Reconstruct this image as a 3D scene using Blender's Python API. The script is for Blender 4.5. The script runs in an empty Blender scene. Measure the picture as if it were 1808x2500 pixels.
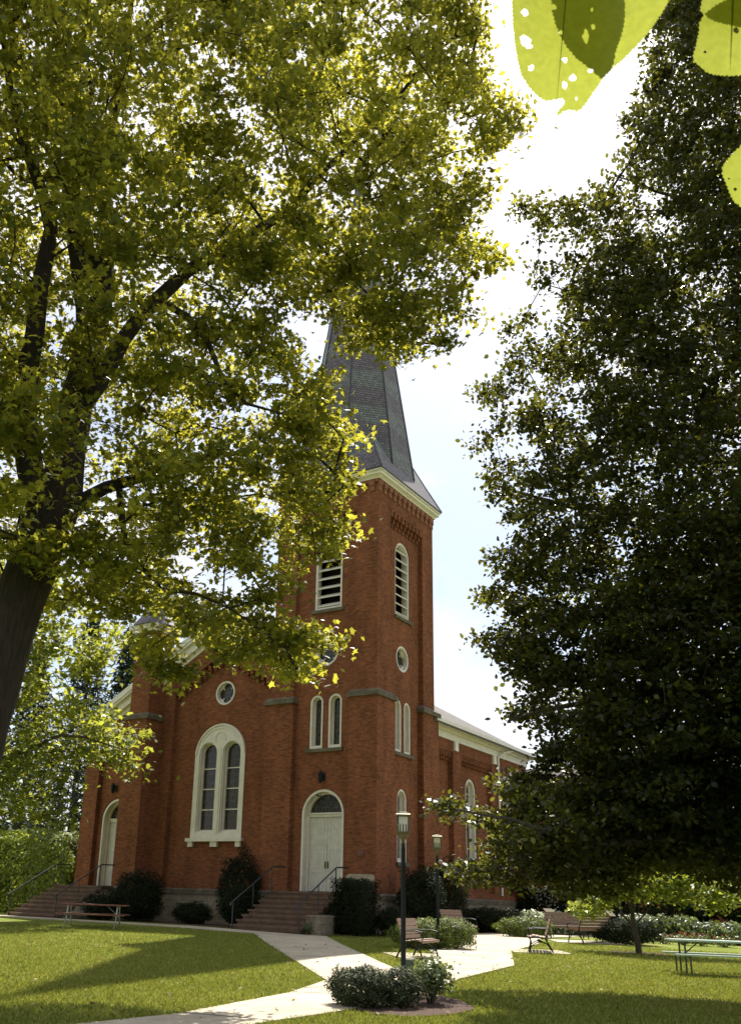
import bpy, bmesh, math, random
import numpy as np
from mathutils import Vector, Matrix
from mathutils.geometry import tessellate_polygon, delaunay_2d_cdt
random.seed(7); RNG = np.random.default_rng(11)
R = math.radians
scene = bpy.context.scene
COL = scene.collection

# ------------------------------------------------------------------ camera
CAM = np.array([17.5577, -31.0840, 1.03])
F_PX, YAW, PITCH, ROLL, PPX, PPY = 2266.36, .603387549, .316348287, .0357035306, 730.09, 1457.81
def rz(a): c, s = math.cos(a), math.sin(a); return np.array([[c, -s, 0], [s, c, 0], [0, 0, 1.]])
def rx(a): c, s = math.cos(a), math.sin(a); return np.array([[1., 0, 0], [0, c, -s], [0, s, c]])
CM = rz(YAW) @ rx(math.pi/2 + PITCH) @ rz(ROLL)
cd = bpy.data.cameras.new('camera'); cam = bpy.data.objects.new('camera', cd); COL.objects.link(cam)
cd.sensor_fit = 'VERTICAL'; cd.sensor_height = 24.0; cd.sensor_width = 24.0*.7232
cd.lens = 24.0*F_PX/2500; cd.shift_x = (904-PPX)/2500; cd.shift_y = (PPY-1250)/2500
cd.dof.use_dof = True; cd.dof.focus_distance = 34; cd.dof.aperture_fstop = 18
cd.clip_start = .05; cd.clip_end = 4000
M4 = np.eye(4); M4[:3, :3] = CM; M4[:3, 3] = CAM
cam.matrix_world = Matrix(M4.tolist())
scene.camera = cam
scene.render.resolution_x, scene.render.resolution_y = 740, 1024

# ------------------------------------------------------------------ sun, sky, exposure
SUN_EL, SUN_AZ = 56.2, -20.0        # azimuth measured from +Y towards +X
sd = Vector((math.sin(R(SUN_AZ))*math.cos(R(SUN_EL)), math.cos(R(SUN_AZ))*math.cos(R(SUN_EL)), math.sin(R(SUN_EL))))
sl = bpy.data.lights.new('sun', 'SUN'); sl.energy = 5.0; sl.angle = R(.55); sl.color = (1, .95, .84)
so = bpy.data.objects.new('sun', sl); COL.objects.link(so); so.rotation_euler = sd.to_track_quat('Z', 'Y').to_euler()
so.location = (0, 0, 80)
world = bpy.data.worlds.new('World'); scene.world = world; world.use_nodes = True
wn, wl = world.node_tree.nodes, world.node_tree.links; wn.clear()
wo = wn.new('ShaderNodeOutputWorld'); wb = wn.new('ShaderNodeBackground'); wb.inputs[1].default_value = .05
sky = wn.new('ShaderNodeTexSky'); sky.sky_type = 'NISHITA'; sky.sun_disc = False
sky.sun_elevation = R(SUN_EL); sky.sun_rotation = R(SUN_AZ); sky.air_density = 1.0; sky.dust_density = 1.6; sky.ozone_density = 1.0
# soft summer cloud mixed over the sky by direction
tc = wn.new('ShaderNodeTexCoord'); mp = wn.new('ShaderNodeMapping'); mp.inputs['Scale'].default_value = (1, 1, 2.2)
mp.inputs['Location'].default_value = (.35, .1, .2)
n1 = wn.new('ShaderNodeTexNoise'); n1.inputs['Scale'].default_value = 2.6; n1.inputs['Detail'].default_value = 8; n1.inputs['Roughness'].default_value = .55
cr = wn.new('ShaderNodeValToRGB'); cr.color_ramp.elements[0].position = .43; cr.color_ramp.elements[1].position = .60; cr.color_ramp.elements[0].color = (.22, .22, .22, 1)
mx = wn.new('ShaderNodeMixRGB'); mx.inputs[2].default_value = (11.8, 11.6, 11.7, 1)
wl.new(tc.outputs['Generated'], mp.inputs[0]); wl.new(mp.outputs[0], n1.inputs['Vector']); wl.new(n1.outputs['Fac'], cr.inputs[0])
wl.new(cr.outputs[0], mx.inputs[0]); mg = wn.new('ShaderNodeMixRGB'); mg.blend_type = 'MULTIPLY'; mg.inputs[0].default_value = 1; mg.inputs[2].default_value = (1.58, 1.62, 1.62, 1)
wl.new(sky.outputs[0], mg.inputs[1]); wl.new(mg.outputs[0], mx.inputs[1]); wl.new(mx.outputs[0], wb.inputs[0]); wl.new(wb.outputs[0], wo.inputs[0])
vs = scene.view_settings; vs.view_transform = 'Standard'; vs.look = 'None'; vs.exposure = 1.02; vs.gamma = 1; vs.use_curve_mapping = False
scene.cycles.max_bounces = 8; scene.cycles.transparent_max_bounces = 8; scene.cycles.diffuse_bounces = 4; scene.cycles.transmission_bounces = 4

# ------------------------------------------------------------------ helpers
def tag(o, label=None, cat=None, group=None, kind=None):
    if label: o['label'] = label
    if cat: o['category'] = cat
    if group: o['group'] = group
    if kind: o['kind'] = kind
    return o
def empty(name, loc=(0, 0, 0), rz_=0, parent=None):
    o = bpy.data.objects.new(name, None); COL.objects.link(o); o.location = loc; o.rotation_euler = (0, 0, rz_)
    o.empty_display_size = .3
    if parent: o.parent = parent
    return o
def copy_tree(o, parent=None):
    c = o.copy(); COL.objects.link(c)
    if parent: c.parent = parent
    for ch in list(o.children): copy_tree(ch, c)
    return c
VD = np.array([-math.sin(YAW), math.cos(YAW)]); VR = np.array([math.cos(YAW), math.sin(YAW)])
GP = ([-400, 0, 10, 17, 24, 30, 36, 1500], [-.6, -.6, -.5, -.4, -.28, -.17, 0, 0])
def gz(x, y):
    d = (np.asarray(x)-CAM[0])*VD[0] + (np.asarray(y)-CAM[1])*VD[1]
    return np.interp(d, GP[0], GP[1])
def at(px, py, d):
    """point on the sight line through a pixel of the photograph, d metres away over the ground"""
    r = CM @ np.array([px-PPX, -(py-PPY), -F_PX]); return CAM + r*(d/math.hypot(r[0], r[1]))
def on(px, d, lift=0.0):
    p = at(px, 2300, d); return (p[0], p[1], float(gz(p[0], p[1]))+lift)

class Fr:
    """wall frame: u along the wall, z up, w outwards"""
    def __init__(s, o, U, N): s.o, s.U, s.N = Vector(o), Vector(U), Vector(N)
    def __call__(s, u, z, w): return s.o + s.U*u + s.N*w + Vector((0, 0, z))
class MB:
    def __init__(s): s.v, s.f, s.m = [], [], []
    def add(s, vs, fs, m=0):
        b = len(s.v); s.v += [tuple(v) for v in vs]
        for f in fs: s.f.append(tuple(b+i for i in f)); s.m.append(m)
    def box(s, x0, x1, y0, y1, z0, z1, m=0):
        s.add([(x, y, z) for z in (z0, z1) for x, y in ((x0, y0), (x1, y0), (x1, y1), (x0, y1))],
              [(3, 2, 1, 0), (4, 5, 6, 7), (0, 1, 5, 4), (1, 2, 6, 5), (2, 3, 7, 6), (3, 0, 4, 7)], m)
    def fbox(s, fr, u0, u1, z0, z1, w0, w1, m=0):
        s.add([fr(u, z, w) for w in (w0, w1) for u, z in ((u0, z0), (u1, z0), (u1, z1), (u0, z1))],
              [(3, 2, 1, 0), (4, 5, 6, 7), (0, 1, 5, 4), (1, 2, 6, 5), (2, 3, 7, 6), (3, 0, 4, 7)], m)
    def obox(s, c, ax, ay, az, m=0):
        c, ax, ay, az = Vector(c), Vector(ax), Vector(ay), Vector(az)
        s.add([c+ax*i+ay*j+az*k for k in (-1, 1) for i, j in ((-1, -1), (1, -1), (1, 1), (-1, 1))],
              [(3, 2, 1, 0), (4, 5, 6, 7), (0, 1, 5, 4), (1, 2, 6, 5), (2, 3, 7, 6), (3, 0, 4, 7)], m)
    def plate(s, fr, outer, holes, w0, w1, m=0):
        loops = [[Vector((u, z, 0)) for u, z in l] for l in [outer]+holes]
        tris = tessellate_polygon(loops); pts = [p for l in loops for p in l]; n = len(pts)
        vv = [fr(p.x, p.y, w1) for p in pts]+[fr(p.x, p.y, w0) for p in pts]
        ff = []
        for a, b, c in tris:
            A, B, C_ = pts[a], pts[b], pts[c]
            if (B-A).cross(C_-A).z < 0: a, b, c = c, b, a
            ff += [(a, b, c), (c+n, b+n, a+n)]
        k = 0
        for l in loops:
            L = len(l)
            for i in range(L): j = (i+1) % L; ff.append((k+i, k+i+n, k+j+n, k+j))
            k += L
        s.add(vv, ff, m)
    def ring(s, fr, lo, li, w0, w1, m=0):
        n = len(lo); vv = [fr(u, z, w) for w in (w0, w1) for l in (lo, li) for u, z in l]; ff = []
        for i in range(n):
            j = (i+1) % n; a0, b0, a1, b1 = 0, n, 2*n, 3*n
            ff += [(a1+i, a1+j, b1+j, b1+i), (a0+j, a0+i, b0+i, b0+j), (a0+i, a0+j, a1+j, a1+i), (b0+j, b0+i, b1+i, b1+j)]
        s.add(vv, ff, m)
    def tube(s, path, rad, n=8, m=0, cap=True):
        path = [Vector(p) for p in path]
        if not hasattr(rad, '__len__'): rad = [rad]*len(path)
        rings = []; up = None
        for i, p in enumerate(path):
            t = (path[min(i+1, len(path)-1)]-path[max(i-1, 0)]).normalized()
            if up is None: up = Vector((0, 0, 1)) if abs(t.z) < .9 else Vector((1, 0, 0))
            a = t.cross(up).normalized(); b = a.cross(t).normalized(); up = b
            rings.append([p+(a*math.cos(2*math.pi*k/n)+b*math.sin(2*math.pi*k/n))*rad[i] for k in range(n)])
        ff = []
        for i in range(len(path)-1):
            for k in range(n): k2 = (k+1) % n; ff.append((i*n+k, i*n+k2, (i+1)*n+k2, (i+1)*n+k))
        if cap: ff += [tuple(range(n))[::-1], tuple((len(path)-1)*n+k for k in range(n))]
        s.add([v for r_ in rings for v in r_], ff, m)
    def lathe(s, c, prof, n=12, m=0, square=False):
        off = math.pi/n if square else 0; vv = []
        for r_, z in prof: vv += [(c[0]+r_*math.cos(2*math.pi*k/n+off), c[1]+r_*math.sin(2*math.pi*k/n+off), c[2]+z) for k in range(n)]
        ff = []
        for i in range(len(prof)-1):
            for k in range(n): k2 = (k+1) % n; ff.append((i*n+k, i*n+k2, (i+1)*n+k2, (i+1)*n+k))
        ff += [tuple(range(n))[::-1], tuple((len(prof)-1)*n+k for k in range(n))]
        s.add(vv, ff, m)
    def build(s, name, mats, parent=None, smooth=False):
        me = bpy.data.meshes.new(name); me.from_pydata(s.v, [], s.f)
        mats = mats if isinstance(mats, (list, tuple)) else [mats]
        for m in mats: me.materials.append(m)
        if len(mats) > 1: me.polygons.foreach_set('material_index', s.m)
        if smooth: me.polygons.foreach_set('use_smooth', [True]*len(s.f))
        me.update(); o = bpy.data.objects.new(name, me); COL.objects.link(o)
        if parent: o.parent = parent
        return o
def arch(u0, u1, z0, z1, n=18):
    r = (u1-u0)/2; c = (u0+u1)/2; zs = z1-r
    return [(u0, z0), (u1, z0)]+[(c+r*math.cos(math.pi*i/n), zs+r*math.sin(math.pi*i/n)) for i in range(n+1)]
def circ(c, z, r, n=28): return [(c+r*math.cos(2*math.pi*i/n), z+r*math.sin(2*math.pi*i/n)) for i in range(n)]
def quatre(c, z, r, n=8):
    d, k = r*.50, r*.46; out = []
    for q in range(4):
        a0 = q*math.pi/2; cx, cz = c+d*math.cos(a0), z+d*math.sin(a0)
        for i in range(n+1):
            a = a0-R(112)+R(224)*i/n; out.append((cx+k*math.cos(a), cz+k*math.sin(a)))
    return out

# ------------------------------------------------------------------ materials
def newmat(name):
    m = bpy.data.materials.new(name); m.use_nodes = True; nt = m.node_tree; nt.nodes.clear()
    o = nt.nodes.new('ShaderNodeOutputMaterial'); b = nt.nodes.new('ShaderNodeBsdfPrincipled'); nt.links.new(b.outputs[0], o.inputs[0])
    return m, nt, b, o
def N(nt, t, **kw):
    n = nt.nodes.new('ShaderNode'+t)
    for k, v in kw.items():
        if k in n.inputs.keys(): n.inputs[k].default_value = v
        else: setattr(n, k, v)
    return n
def ramp(nt, fac, stops):
    n = nt.nodes.new('ShaderNodeValToRGB'); e = n.color_ramp.elements
    while len(e) < len(stops): e.new(.5)
    for i, (p, c) in enumerate(stops): e[i].position = p; e[i].color = (*c, 1)
    nt.links.new(fac, n.inputs[0]); return n.outputs[0]
def mixc(nt, fac, a, b, mode='MIX'):
    n = nt.nodes.new('ShaderNodeMixRGB'); n.blend_type = mode
    for i, s in enumerate((fac, a, b)):
        if isinstance(s, bpy.types.NodeSocket): nt.links.new(s, n.inputs[i])
        elif i == 0: n.inputs[0].default_value = s
        else: n.inputs[i].default_value = (*s, 1)
    return n.outputs[0]
def bump(nt, b, h, strength=.3, dist=.02):
    n = nt.nodes.new('ShaderNodeBump'); n.inputs['Strength'].default_value = strength; n.inputs['Distance'].default_value = dist
    nt.links.new(h, n.inputs['Height']); nt.links.new(n.outputs[0], b.inputs['Normal'])
def objco(nt): return nt.nodes.new('ShaderNodeTexCoord').outputs['Object']
def walluv(nt):
    s = nt.nodes.new('ShaderNodeSeparateXYZ'); nt.links.new(objco(nt), s.inputs[0])
    a = nt.nodes.new('ShaderNodeMath'); a.operation = 'ADD'; nt.links.new(s.outputs[0], a.inputs[0]); nt.links.new(s.outputs[1], a.inputs[1])
    c = nt.nodes.new('ShaderNodeCombineXYZ'); nt.links.new(a.outputs[0], c.inputs[0]); nt.links.new(s.outputs[2], c.inputs[1])
    return c.outputs[0], s.outputs[2]
def noise(nt, vec, scale, detail=4, rough=.55):
    n = nt.nodes.new('ShaderNodeTexNoise'); n.inputs['Scale'].default_value = scale; n.inputs['Detail'].default_value = detail; n.inputs['Roughness'].default_value = rough
    if vec is not None: nt.links.new(vec, n.inputs['Vector'])
    return n.outputs['Fac']
def stretch(nt, vec, sc):
    m = nt.nodes.new('ShaderNodeMapping'); m.inputs['Scale'].default_value = sc; nt.links.new(vec, m.inputs[0]); return m.outputs[0]

def brick_mat(name, c1, c2, mortar, stain=.5, bw=.21, bh=.072):
    m, nt, b, o = newmat(name); uv, z = walluv(nt)
    t = N(nt, 'TexBrick', Scale=1.0); t.inputs['Brick Width'].default_value = bw; t.inputs['Row Height'].default_value = bh
    t.inputs['Mortar Size'].default_value = .007; t.inputs['Mortar Smooth'].default_value = .3; t.inputs['Bias'].default_value = -.1
    t.inputs['Color1'].default_value = (*c1, 1); t.inputs['Color2'].default_value = (*c2, 1); t.inputs['Mortar'].default_value = (*mortar, 1)
    nt.links.new(uv, t.inputs['Vector'])
    # soot and wet patches, streaked downwards
    n1 = noise(nt, stretch(nt, uv, (1.2, .35, 1)), 1.1, 7, .62); n2 = noise(nt, stretch(nt, uv, (.7, 2.6, 1)), 5.5, 6, .75)
    f1 = ramp(nt, n1, [(.34, (.62, .66, .66)), (.60, (1.10,)*3)]); f2 = ramp(nt, n2, [(.34, (.50, .54, .56)), (.66, (1.30,)*3)])
    c = mixc(nt, stain, t.outputs['Color'], f1, 'MULTIPLY'); c = mixc(nt, .75, c, f2, 'MULTIPLY')
    nt.links.new(c, b.inputs['Base Color']); b.inputs['Roughness'].default_value = .95; b.inputs['Specular IOR Level'].default_value = .08
    bump(nt, b, t.outputs['Fac'], -.6, .02); return m
def plain(name, col, rough=.6, nz=.25, sc=8., metal=0., spec=.5, bmp=.1):
    m, nt, b, o = newmat(name); co = objco(nt); n = noise(nt, co, sc, 6, .6)
    f = ramp(nt, n, [(.3, (1-nz,)*3), (.7, (1+nz*.35,)*3)])
    nt.links.new(mixc(nt, 1, col, f, 'MULTIPLY'), b.inputs['Base Color'])
    b.inputs['Roughness'].default_value = rough; b.inputs['Metallic'].default_value = metal; b.inputs['Specular IOR Level'].default_value = spec
    if bmp: bump(nt, b, n, bmp, .01)
    return m
def stone_mat(name, c1, c2, bw=.7, bh=.3):
    m, nt, b, o = newmat(name); uv, z = walluv(nt)
    t = N(nt, 'TexBrick', Scale=1.0); t.inputs['Brick Width'].default_value = bw; t.inputs['Row Height'].default_value = bh
    t.inputs['Mortar Size'].default_value = .012; t.inputs['Mortar Smooth'].default_value = .4
    t.inputs['Color1'].default_value = (*c1, 1); t.inputs['Color2'].default_value = (*c2, 1); t.inputs['Mortar'].default_value = (.16, .13, .1, 1)
    nt.links.new(uv, t.inputs['Vector']); n = noise(nt, uv, 5, 8, .7)
    nt.links.new(mixc(nt, .9, t.outputs['Color'], ramp(nt, n, [(.3, (.45,)*3), (.72, (1.25,)*3)]), 'MULTIPLY'), b.inputs['Base Color'])
    b.inputs['Roughness'].default_value = .92; bump(nt, b, n, .5, .03); return m
def slate_mat():
    m, nt, b, o = newmat('slate'); uv, z = walluv(nt)
    t = N(nt, 'TexBrick', Scale=1.0); t.inputs['Brick Width'].default_value = .2; t.inputs['Row Height'].default_value = .125
    t.inputs['Mortar Size'].default_value = .018; t.inputs['Mortar Smooth'].default_value = .5
    t.inputs['Color1'].default_value = (.68, .68, .68, 1); t.inputs['Color2'].default_value = (1.22, 1.22, 1.22, 1); t.inputs['Mortar'].default_value = (.16, .15, .18, 1)
    nt.links.new(uv, t.inputs['Vector'])
    # bands of purple and green grey slate
    wob = N(nt, 'Math', operation='MULTIPLY_ADD'); sc = N(nt, 'Math', operation='SINE'); su = nt.nodes.new('ShaderNodeSeparateXYZ'); nt.links.new(uv, su.inputs[0])
    k = N(nt, 'Math', operation='MULTIPLY'); k.inputs[1].default_value = 31.4; nt.links.new(su.outputs[0], k.inputs[0]); nt.links.new(k.outputs[0], sc.inputs[0])
    nt.links.new(sc.outputs[0], wob.inputs[0]); wob.inputs[1].default_value = .03; nt.links.new(z, wob.inputs[2])
    md = N(nt, 'Math', operation='MODULO'); md.inputs[1].default_value = 1.95; nt.links.new(wob.outputs[0], md.inputs[0])
    gt = N(nt, 'Math', operation='GREATER_THAN'); gt.inputs[1].default_value = .95; nt.links.new(md.outputs[0], gt.inputs[0])
    c = mixc(nt, gt.outputs[0], (.165, .178, .182), (.138, .120, .142)); c = mixc(nt, 1, c, t.outputs['Color'], 'MULTIPLY')
    n = noise(nt, uv, 9, 5, .6); c = mixc(nt, 1, c, ramp(nt, n, [(.3, (.75,)*3), (.7, (1.2,)*3)]), 'MULTIPLY')
    nt.links.new(c, b.inputs['Base Color']); b.inputs['Roughness'].default_value = .62; bump(nt, b, t.outputs['Fac'], -.6, .02); return m
def glass_mat(name, col, lead=True, pw=.16, ph=.2):
    m, nt, b, o = newmat(name); uv, z = walluv(nt)
    t = N(nt, 'TexBrick', Scale=1.0); t.inputs['Brick Width'].default_value = pw; t.inputs['Row Height'].default_value = ph
    t.inputs['Mortar Size'].default_value = .008; t.offset = .0 if not lead else .5
    t.inputs['Color1'].default_value = (*col, 1); t.inputs['Color2'].default_value = (col[0]*1.9, col[1]*1.6, col[2]*1.2, 1); t.inputs['Mortar'].default_value = (.075, .075, .07, 1)
    nt.links.new(uv, t.inputs['Vector']); n = noise(nt, uv, 7, 4, .6)
    nt.links.new(mixc(nt, .8, t.outputs['Color'], ramp(nt, n, [(.35, (.4, .4, .45)), (.65, (1.7, 1.35, 1.1))]), 'MULTIPLY'), b.inputs['Base Color'])
    b.inputs['Roughness'].default_value = .16; b.inputs['Specular IOR Level'].default_value = .4; bump(nt, b, n, .3, .03); return m
def leaf_mat(name, stops, tcol, tr=.45, rough=.45, spec=.35):
    m, nt, b, o = newmat(name); a = nt.nodes.new('ShaderNodeAttribute'); a.attribute_name = 'v'
    c = ramp(nt, a.outputs['Fac'], stops)
    nt.links.new(c, b.inputs['Base Color']); b.inputs['Roughness'].default_value = rough; b.inputs['Specular IOR Level'].default_value = spec
    t = nt.nodes.new('ShaderNodeBsdfTranslucent'); f = ramp(nt, a.outputs['Fac'], [(0, (.5,)*3), (1, (1.25,)*3)])
    nt.links.new(mixc(nt, 1, tcol, f, 'MULTIPLY'), t.inputs['Color'])
    ms = nt.nodes.new('ShaderNodeMixShader'); ms.inputs[0].default_value = tr
    nt.links.new(b.outputs[0], ms.inputs[1]); nt.links.new(t.outputs[0], ms.inputs[2]); nt.links.new(ms.outputs[0], o.inputs[0]); return m
def bark_mat(name, c1, c2):
    m, nt, b, o = newmat(name); co = objco(nt); n = noise(nt, stretch(nt, co, (9, 9, 1.6)), 2.2, 7, .65)
    nt.links.new(ramp(nt, n, [(.35, c1), (.65, c2)]), b.inputs['Base Color']); b.inputs['Roughness'].default_value = .95; bump(nt, b, n, .9, .05); return m
def ground_mat():
    m, nt, b, o = newmat('lawn'); co = objco(nt)
    n1 = noise(nt, co, .28, 5, .6); n2 = noise(nt, co, 2.6, 6, .7); n3 = noise(nt, stretch(nt, co, (1, 1, .3)), 46, 4, .75)
    c = ramp(nt, n1, [(.34, (.135, .185, .022)), (.52, (.200, .240, .040)), (.72, (.31, .31, .100))])
    n4 = noise(nt, stretch(nt, co, (.5, .9, 1)), .75, 5, .65)
    c = mixc(nt, ramp(nt, n4, [(.60, (0, 0, 0)), (.72, (.7,)*3)]), c, (.34, .31, .15))
    c = mixc(nt, .8, c, ramp(nt, n2, [(.3, (.68, .76, .6)), (.72, (1.32, 1.2, 1.25))]), 'MULTIPLY')
    c = mixc(nt, .85, c, ramp(nt, n3, [(.3, (.5, .56, .45)), (.68, (1.5, 1.42, 1.4))]), 'MULTIPLY')
    nt.links.new(c, b.inputs['Base Color']); b.inputs['Roughness'].default_value = .95; b.inputs['Specular IOR Level'].default_value = .15
    bump(nt, b, n3, .9, .06); return m
def concrete_mat():
    m, nt, b, o = newmat('concrete'); co = objco(nt); n1 = noise(nt, co, .7, 6, .6); n2 = noise(nt, co, 30, 4, .7)
    c = mixc(nt, .7, ramp(nt, n1, [(.3, (.37, .32, .235)), (.7, (.50, .44, .34))]), ramp(nt, n2, [(.3, (.8,)*3), (.7, (1.12,)*3)]), 'MULTIPLY')
    n3 = noise(nt, stretch(nt, co, (1.4, .6, 1)), 2.4, 8, .7); c = mixc(nt, .55, c, ramp(nt, n3, [(.36, (.62, .6, .55)), (.52, (1, 1, 1))]), 'MULTIPLY')
    nt.links.new(c, b.inputs['Base Color']); b.inputs['Roughness'].default_value = .9; bump(nt, b, n2, .3, .01); return m

M = {}
M['brick'] = brick_mat('red_brick', (.285, .100, .046), (.175, .062, .032), (.15, .09, .066), .7)
M['stone'] = stone_mat('foundation_stone', (.30, .255, .19), (.24, .20, .15))
M['cap'] = plain('weathered_sandstone', (.135, .115, .08), .9, .5, 3.5, bmp=.4)
M['step'] = plain('brown_sandstone_step', (.155, .095, .065), .9, .4, 4, bmp=.3)
M['cream'] = plain('pale_dressed_stone', (.42, .37, .28), .85, .45, 4)
M['corbel'] = plain('corbel_brick', (.285, .115, .065), .9, .4, 7)
M['white'] = plain('white_paint', (.74, .70, .64), .5, .13, 3.0, bmp=.05)
M['door'] = plain('grey_white_door_paint', (.62, .60, .55), .55, .22, 3.0, bmp=.05)
M['dark'] = plain('interior_dark', (.012, .011, .01), .9, .2, 3)
M['slate'] = slate_mat()
M['shingle'] = stone_mat('grey_shingles', (.095, .09, .088), (.065, .062, .062), .3, .14)
M['lead'] = plain('dark_flashing', (.03, .03, .033), .5, .3, 6)
M['glass'] = glass_mat('leaded_glass', (.020, .024, .026))
M['glass2'] = glass_mat('stained_glass', (.020, .021, .019), True, .22, .3)
M['iron'] = plain('black_iron', (.008, .012, .014), .6, .3, 12, spec=.25)
M['rail'] = plain('blue_black_handrail', (.012, .018, .03), .4, .3, 9, spec=.6)
M['bronze'] = plain('aged_bronze', (.13, .105, .055), .5, .4, 20, metal=.4)
M['frost'] = plain('lantern_glass', (.62, .60, .50), .3, .15, 9)
M['wood'] = plain('weathered_bench_slats', (.26, .165, .12), .65, .35, 14)
M['redwood'] = plain('red_brown_boards', (.19, .065, .04), .6, .4, 10)
M['pale_metal'] = plain('pale_green_metal', (.42, .52, .46), .35, .2, 6, spec=.6)
M['galv'] = plain('galvanised_tube', (.5, .5, .46), .4, .2, 8, metal=.5)
M['green_metal'] = plain('dark_green_metal', (.03, .06, .045), .45, .3, 9)
M['mulch'] = plain('bark_mulch', (.075, .04, .027), 1, .7, 22, bmp=1.0)
M['lawn'] = ground_mat(); M['concrete'] = concrete_mat()
M['joint'] = plain('path_joint', (.10, .085, .07), 1, .3, 5)
M['bark'] = bark_mat('maple_bark', (.011, .008, .006), (.038, .028, .021))
M['bark2'] = bark_mat('grey_bark', (.03, .024, .018), (.10, .08, .06))
M['maple'] = leaf_mat('maple_leaf', [(0, (.010, .034, .007)), (.6, (.024, .064, .010)), (1, (.15, .16, .022))], (.95, .88, .085), .35)
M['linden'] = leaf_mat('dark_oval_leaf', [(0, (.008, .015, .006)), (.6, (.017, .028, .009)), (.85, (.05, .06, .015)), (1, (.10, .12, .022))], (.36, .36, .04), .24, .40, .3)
M['bgleaf'] = leaf_mat('yellow_green_leaf', [(0, (.045, .085, .015)), (.6, (.085, .125, .022)), (1, (.19, .21, .04))], (.66, .68, .08), .38)
M['spruce'] = leaf_mat('spruce_needle', [(0, (.012, .026, .016)), (1, (.045, .07, .04))], (.05, .08, .03), .1, .7)
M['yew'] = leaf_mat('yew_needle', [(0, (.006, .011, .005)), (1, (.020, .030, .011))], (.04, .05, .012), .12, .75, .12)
M['juniper'] = leaf_mat('juniper_spray', [(0, (.05, .08, .018)), (1, (.15, .19, .035))], (.22, .26, .04), .3, .6)
M['shrub'] = leaf_mat('shrub_leaf', [(0, (.030, .055, .018)), (1, (.13, .17, .07))], (.25, .30, .07), .35, .35, .5)
M['blue_yew'] = leaf_mat('grey_green_needle', [(0, (.012, .022, .010)), (1, (.060, .075, .034))], (.09, .10, .03), .2, .65, .2)
M['hosta'] = leaf_mat('variegated_leaf', [(0, (.05, .09, .035)), (.45, (.12, .17, .08)), (.7, (.48, .52, .34)), (1, (.70, .70, .55))], (.45, .5, .3), .3, .5)
M['flower'] = leaf_mat('red_petal', [(0, (.30, .02, .025)), (1, (.55, .12, .10))], (.4, .05, .05), .3, .6)
M['bright'] = leaf_mat('lime_leaf', [(0, (.09, .14, .02)), (1, (.22, .26, .04))], (.42, .46, .05), .45)
M['grass'] = leaf_mat('grass_blade', [(0, (.110, .165, .018)), (.6, (.210, .265, .042)), (1, (.44, .42, .15))], (.32, .31, .04), .35, .6, .2)

# ------------------------------------------------------------------ foliage
def rotmats(nrm, spin):
    """rotation matrices that take +Z to nrm with a spin about it"""
    n = nrm/np.linalg.norm(nrm, axis=1, keepdims=True)
    h = np.where(np.abs(n[:, 2:3]) < .95, np.array([[0., 0, 1]]), np.array([[1., 0, 0]]))
    a = np.cross(h, n); a /= np.linalg.norm(a, axis=1, keepdims=True); b = np.cross(n, a)
    c, s = np.cos(spin)[:, None], np.sin(spin)[:, None]
    x = a*c+b*s; y = -a*s+b*c
    return np.stack([x, y, n], axis=2)
TPL = {}
TPL['maple'] = np.array([(0, -.02, 0), (.10, .12, 0), (.42, .02, -.04), (.36, .22, 0), (.62, .46, -.10), (.34, .48, 0), (.24, .62, 0), (.12, .60, 0), (0, 1.0, -.12),
                         (-.12, .60, 0), (-.24, .62, 0), (-.34, .48, 0), (-.62, .46, -.10), (-.36, .22, 0), (-.42, .02, -.04), (-.10, .12, 0)])
TPL['oval'] = np.array([(0, 0, 0), (.26, .18, .05), (.36, .48, .06), (.20, .80, .02), (0, 1, -.06), (-.20, .80, .02), (-.36, .48, .06), (-.26, .18, .05)])
TPL['small'] = np.array([(0, 0, 0), (.3, .4, .08), (0, 1, -.05), (-.3, .4, .08)])
TPL['needle'] = np.array([(-.09, 0, 0), (.09, 0, 0), (.14, .5, .05), (0, 1, 0), (-.14, .5, .05)])
TPL['blade'] = np.array([(-.05, 0, 0), (.05, 0, 0), (.03, .6, .06), (0, 1, .22)])
def leaves(name, pos, nrm, size, tpl, mat, parent=None, val=None):
    T = TPL[tpl]; k = len(T); n = len(pos)
    Rm = rotmats(nrm, RNG.uniform(0, 2*math.pi, n)); size = np.broadcast_to(size, (n,))
    V = np.einsum('nij,kj->nki', Rm, T)*size[:, None, None]+pos[:, None, :]
    me = bpy.data.meshes.new(name); me.vertices.add(n*k); me.vertices.foreach_set('co', V.reshape(-1).astype(np.float32))
    me.loops.add(n*k); me.loops.foreach_set('vertex_index', np.arange(n*k, dtype=np.int32))
    me.polygons.add(n); me.polygons.foreach_set('loop_start', np.arange(n, dtype=np.int32)*k)
    me.update(calc_edges=True)
    at_ = me.attributes.new('v', 'FLOAT', 'FACE')
    if val is None: val = RNG.uniform(0, 1, n)
    at_.data.foreach_set('value', val.astype(np.float32)); me.materials.append(mat)
    o = bpy.data.objects.new(name, me); COL.objects.link(o)
    if parent: o.parent = parent
    return o
def upish(n, tilt=.8): v = RNG.normal(0, tilt, (n, 3)); v[:, 2] = np.abs(v[:, 2])*.6+.55; return v
def sph(n): v = RNG.normal(0, 1, (n, 3)); return v/np.linalg.norm(v, axis=1, keepdims=True)
def inpoly(px, py, poly):
    c = np.zeros(len(px), bool); j = len(poly)-1
    for i in range(len(poly)):
        xi, yi = poly[i]; xj, yj = poly[j]
        h = ((yi > py) != (yj > py)) & (px < (xj-xi)*(py-yi)/((yj-yi) or 1e-9)+xi); c ^= h; j = i
    return c
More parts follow.
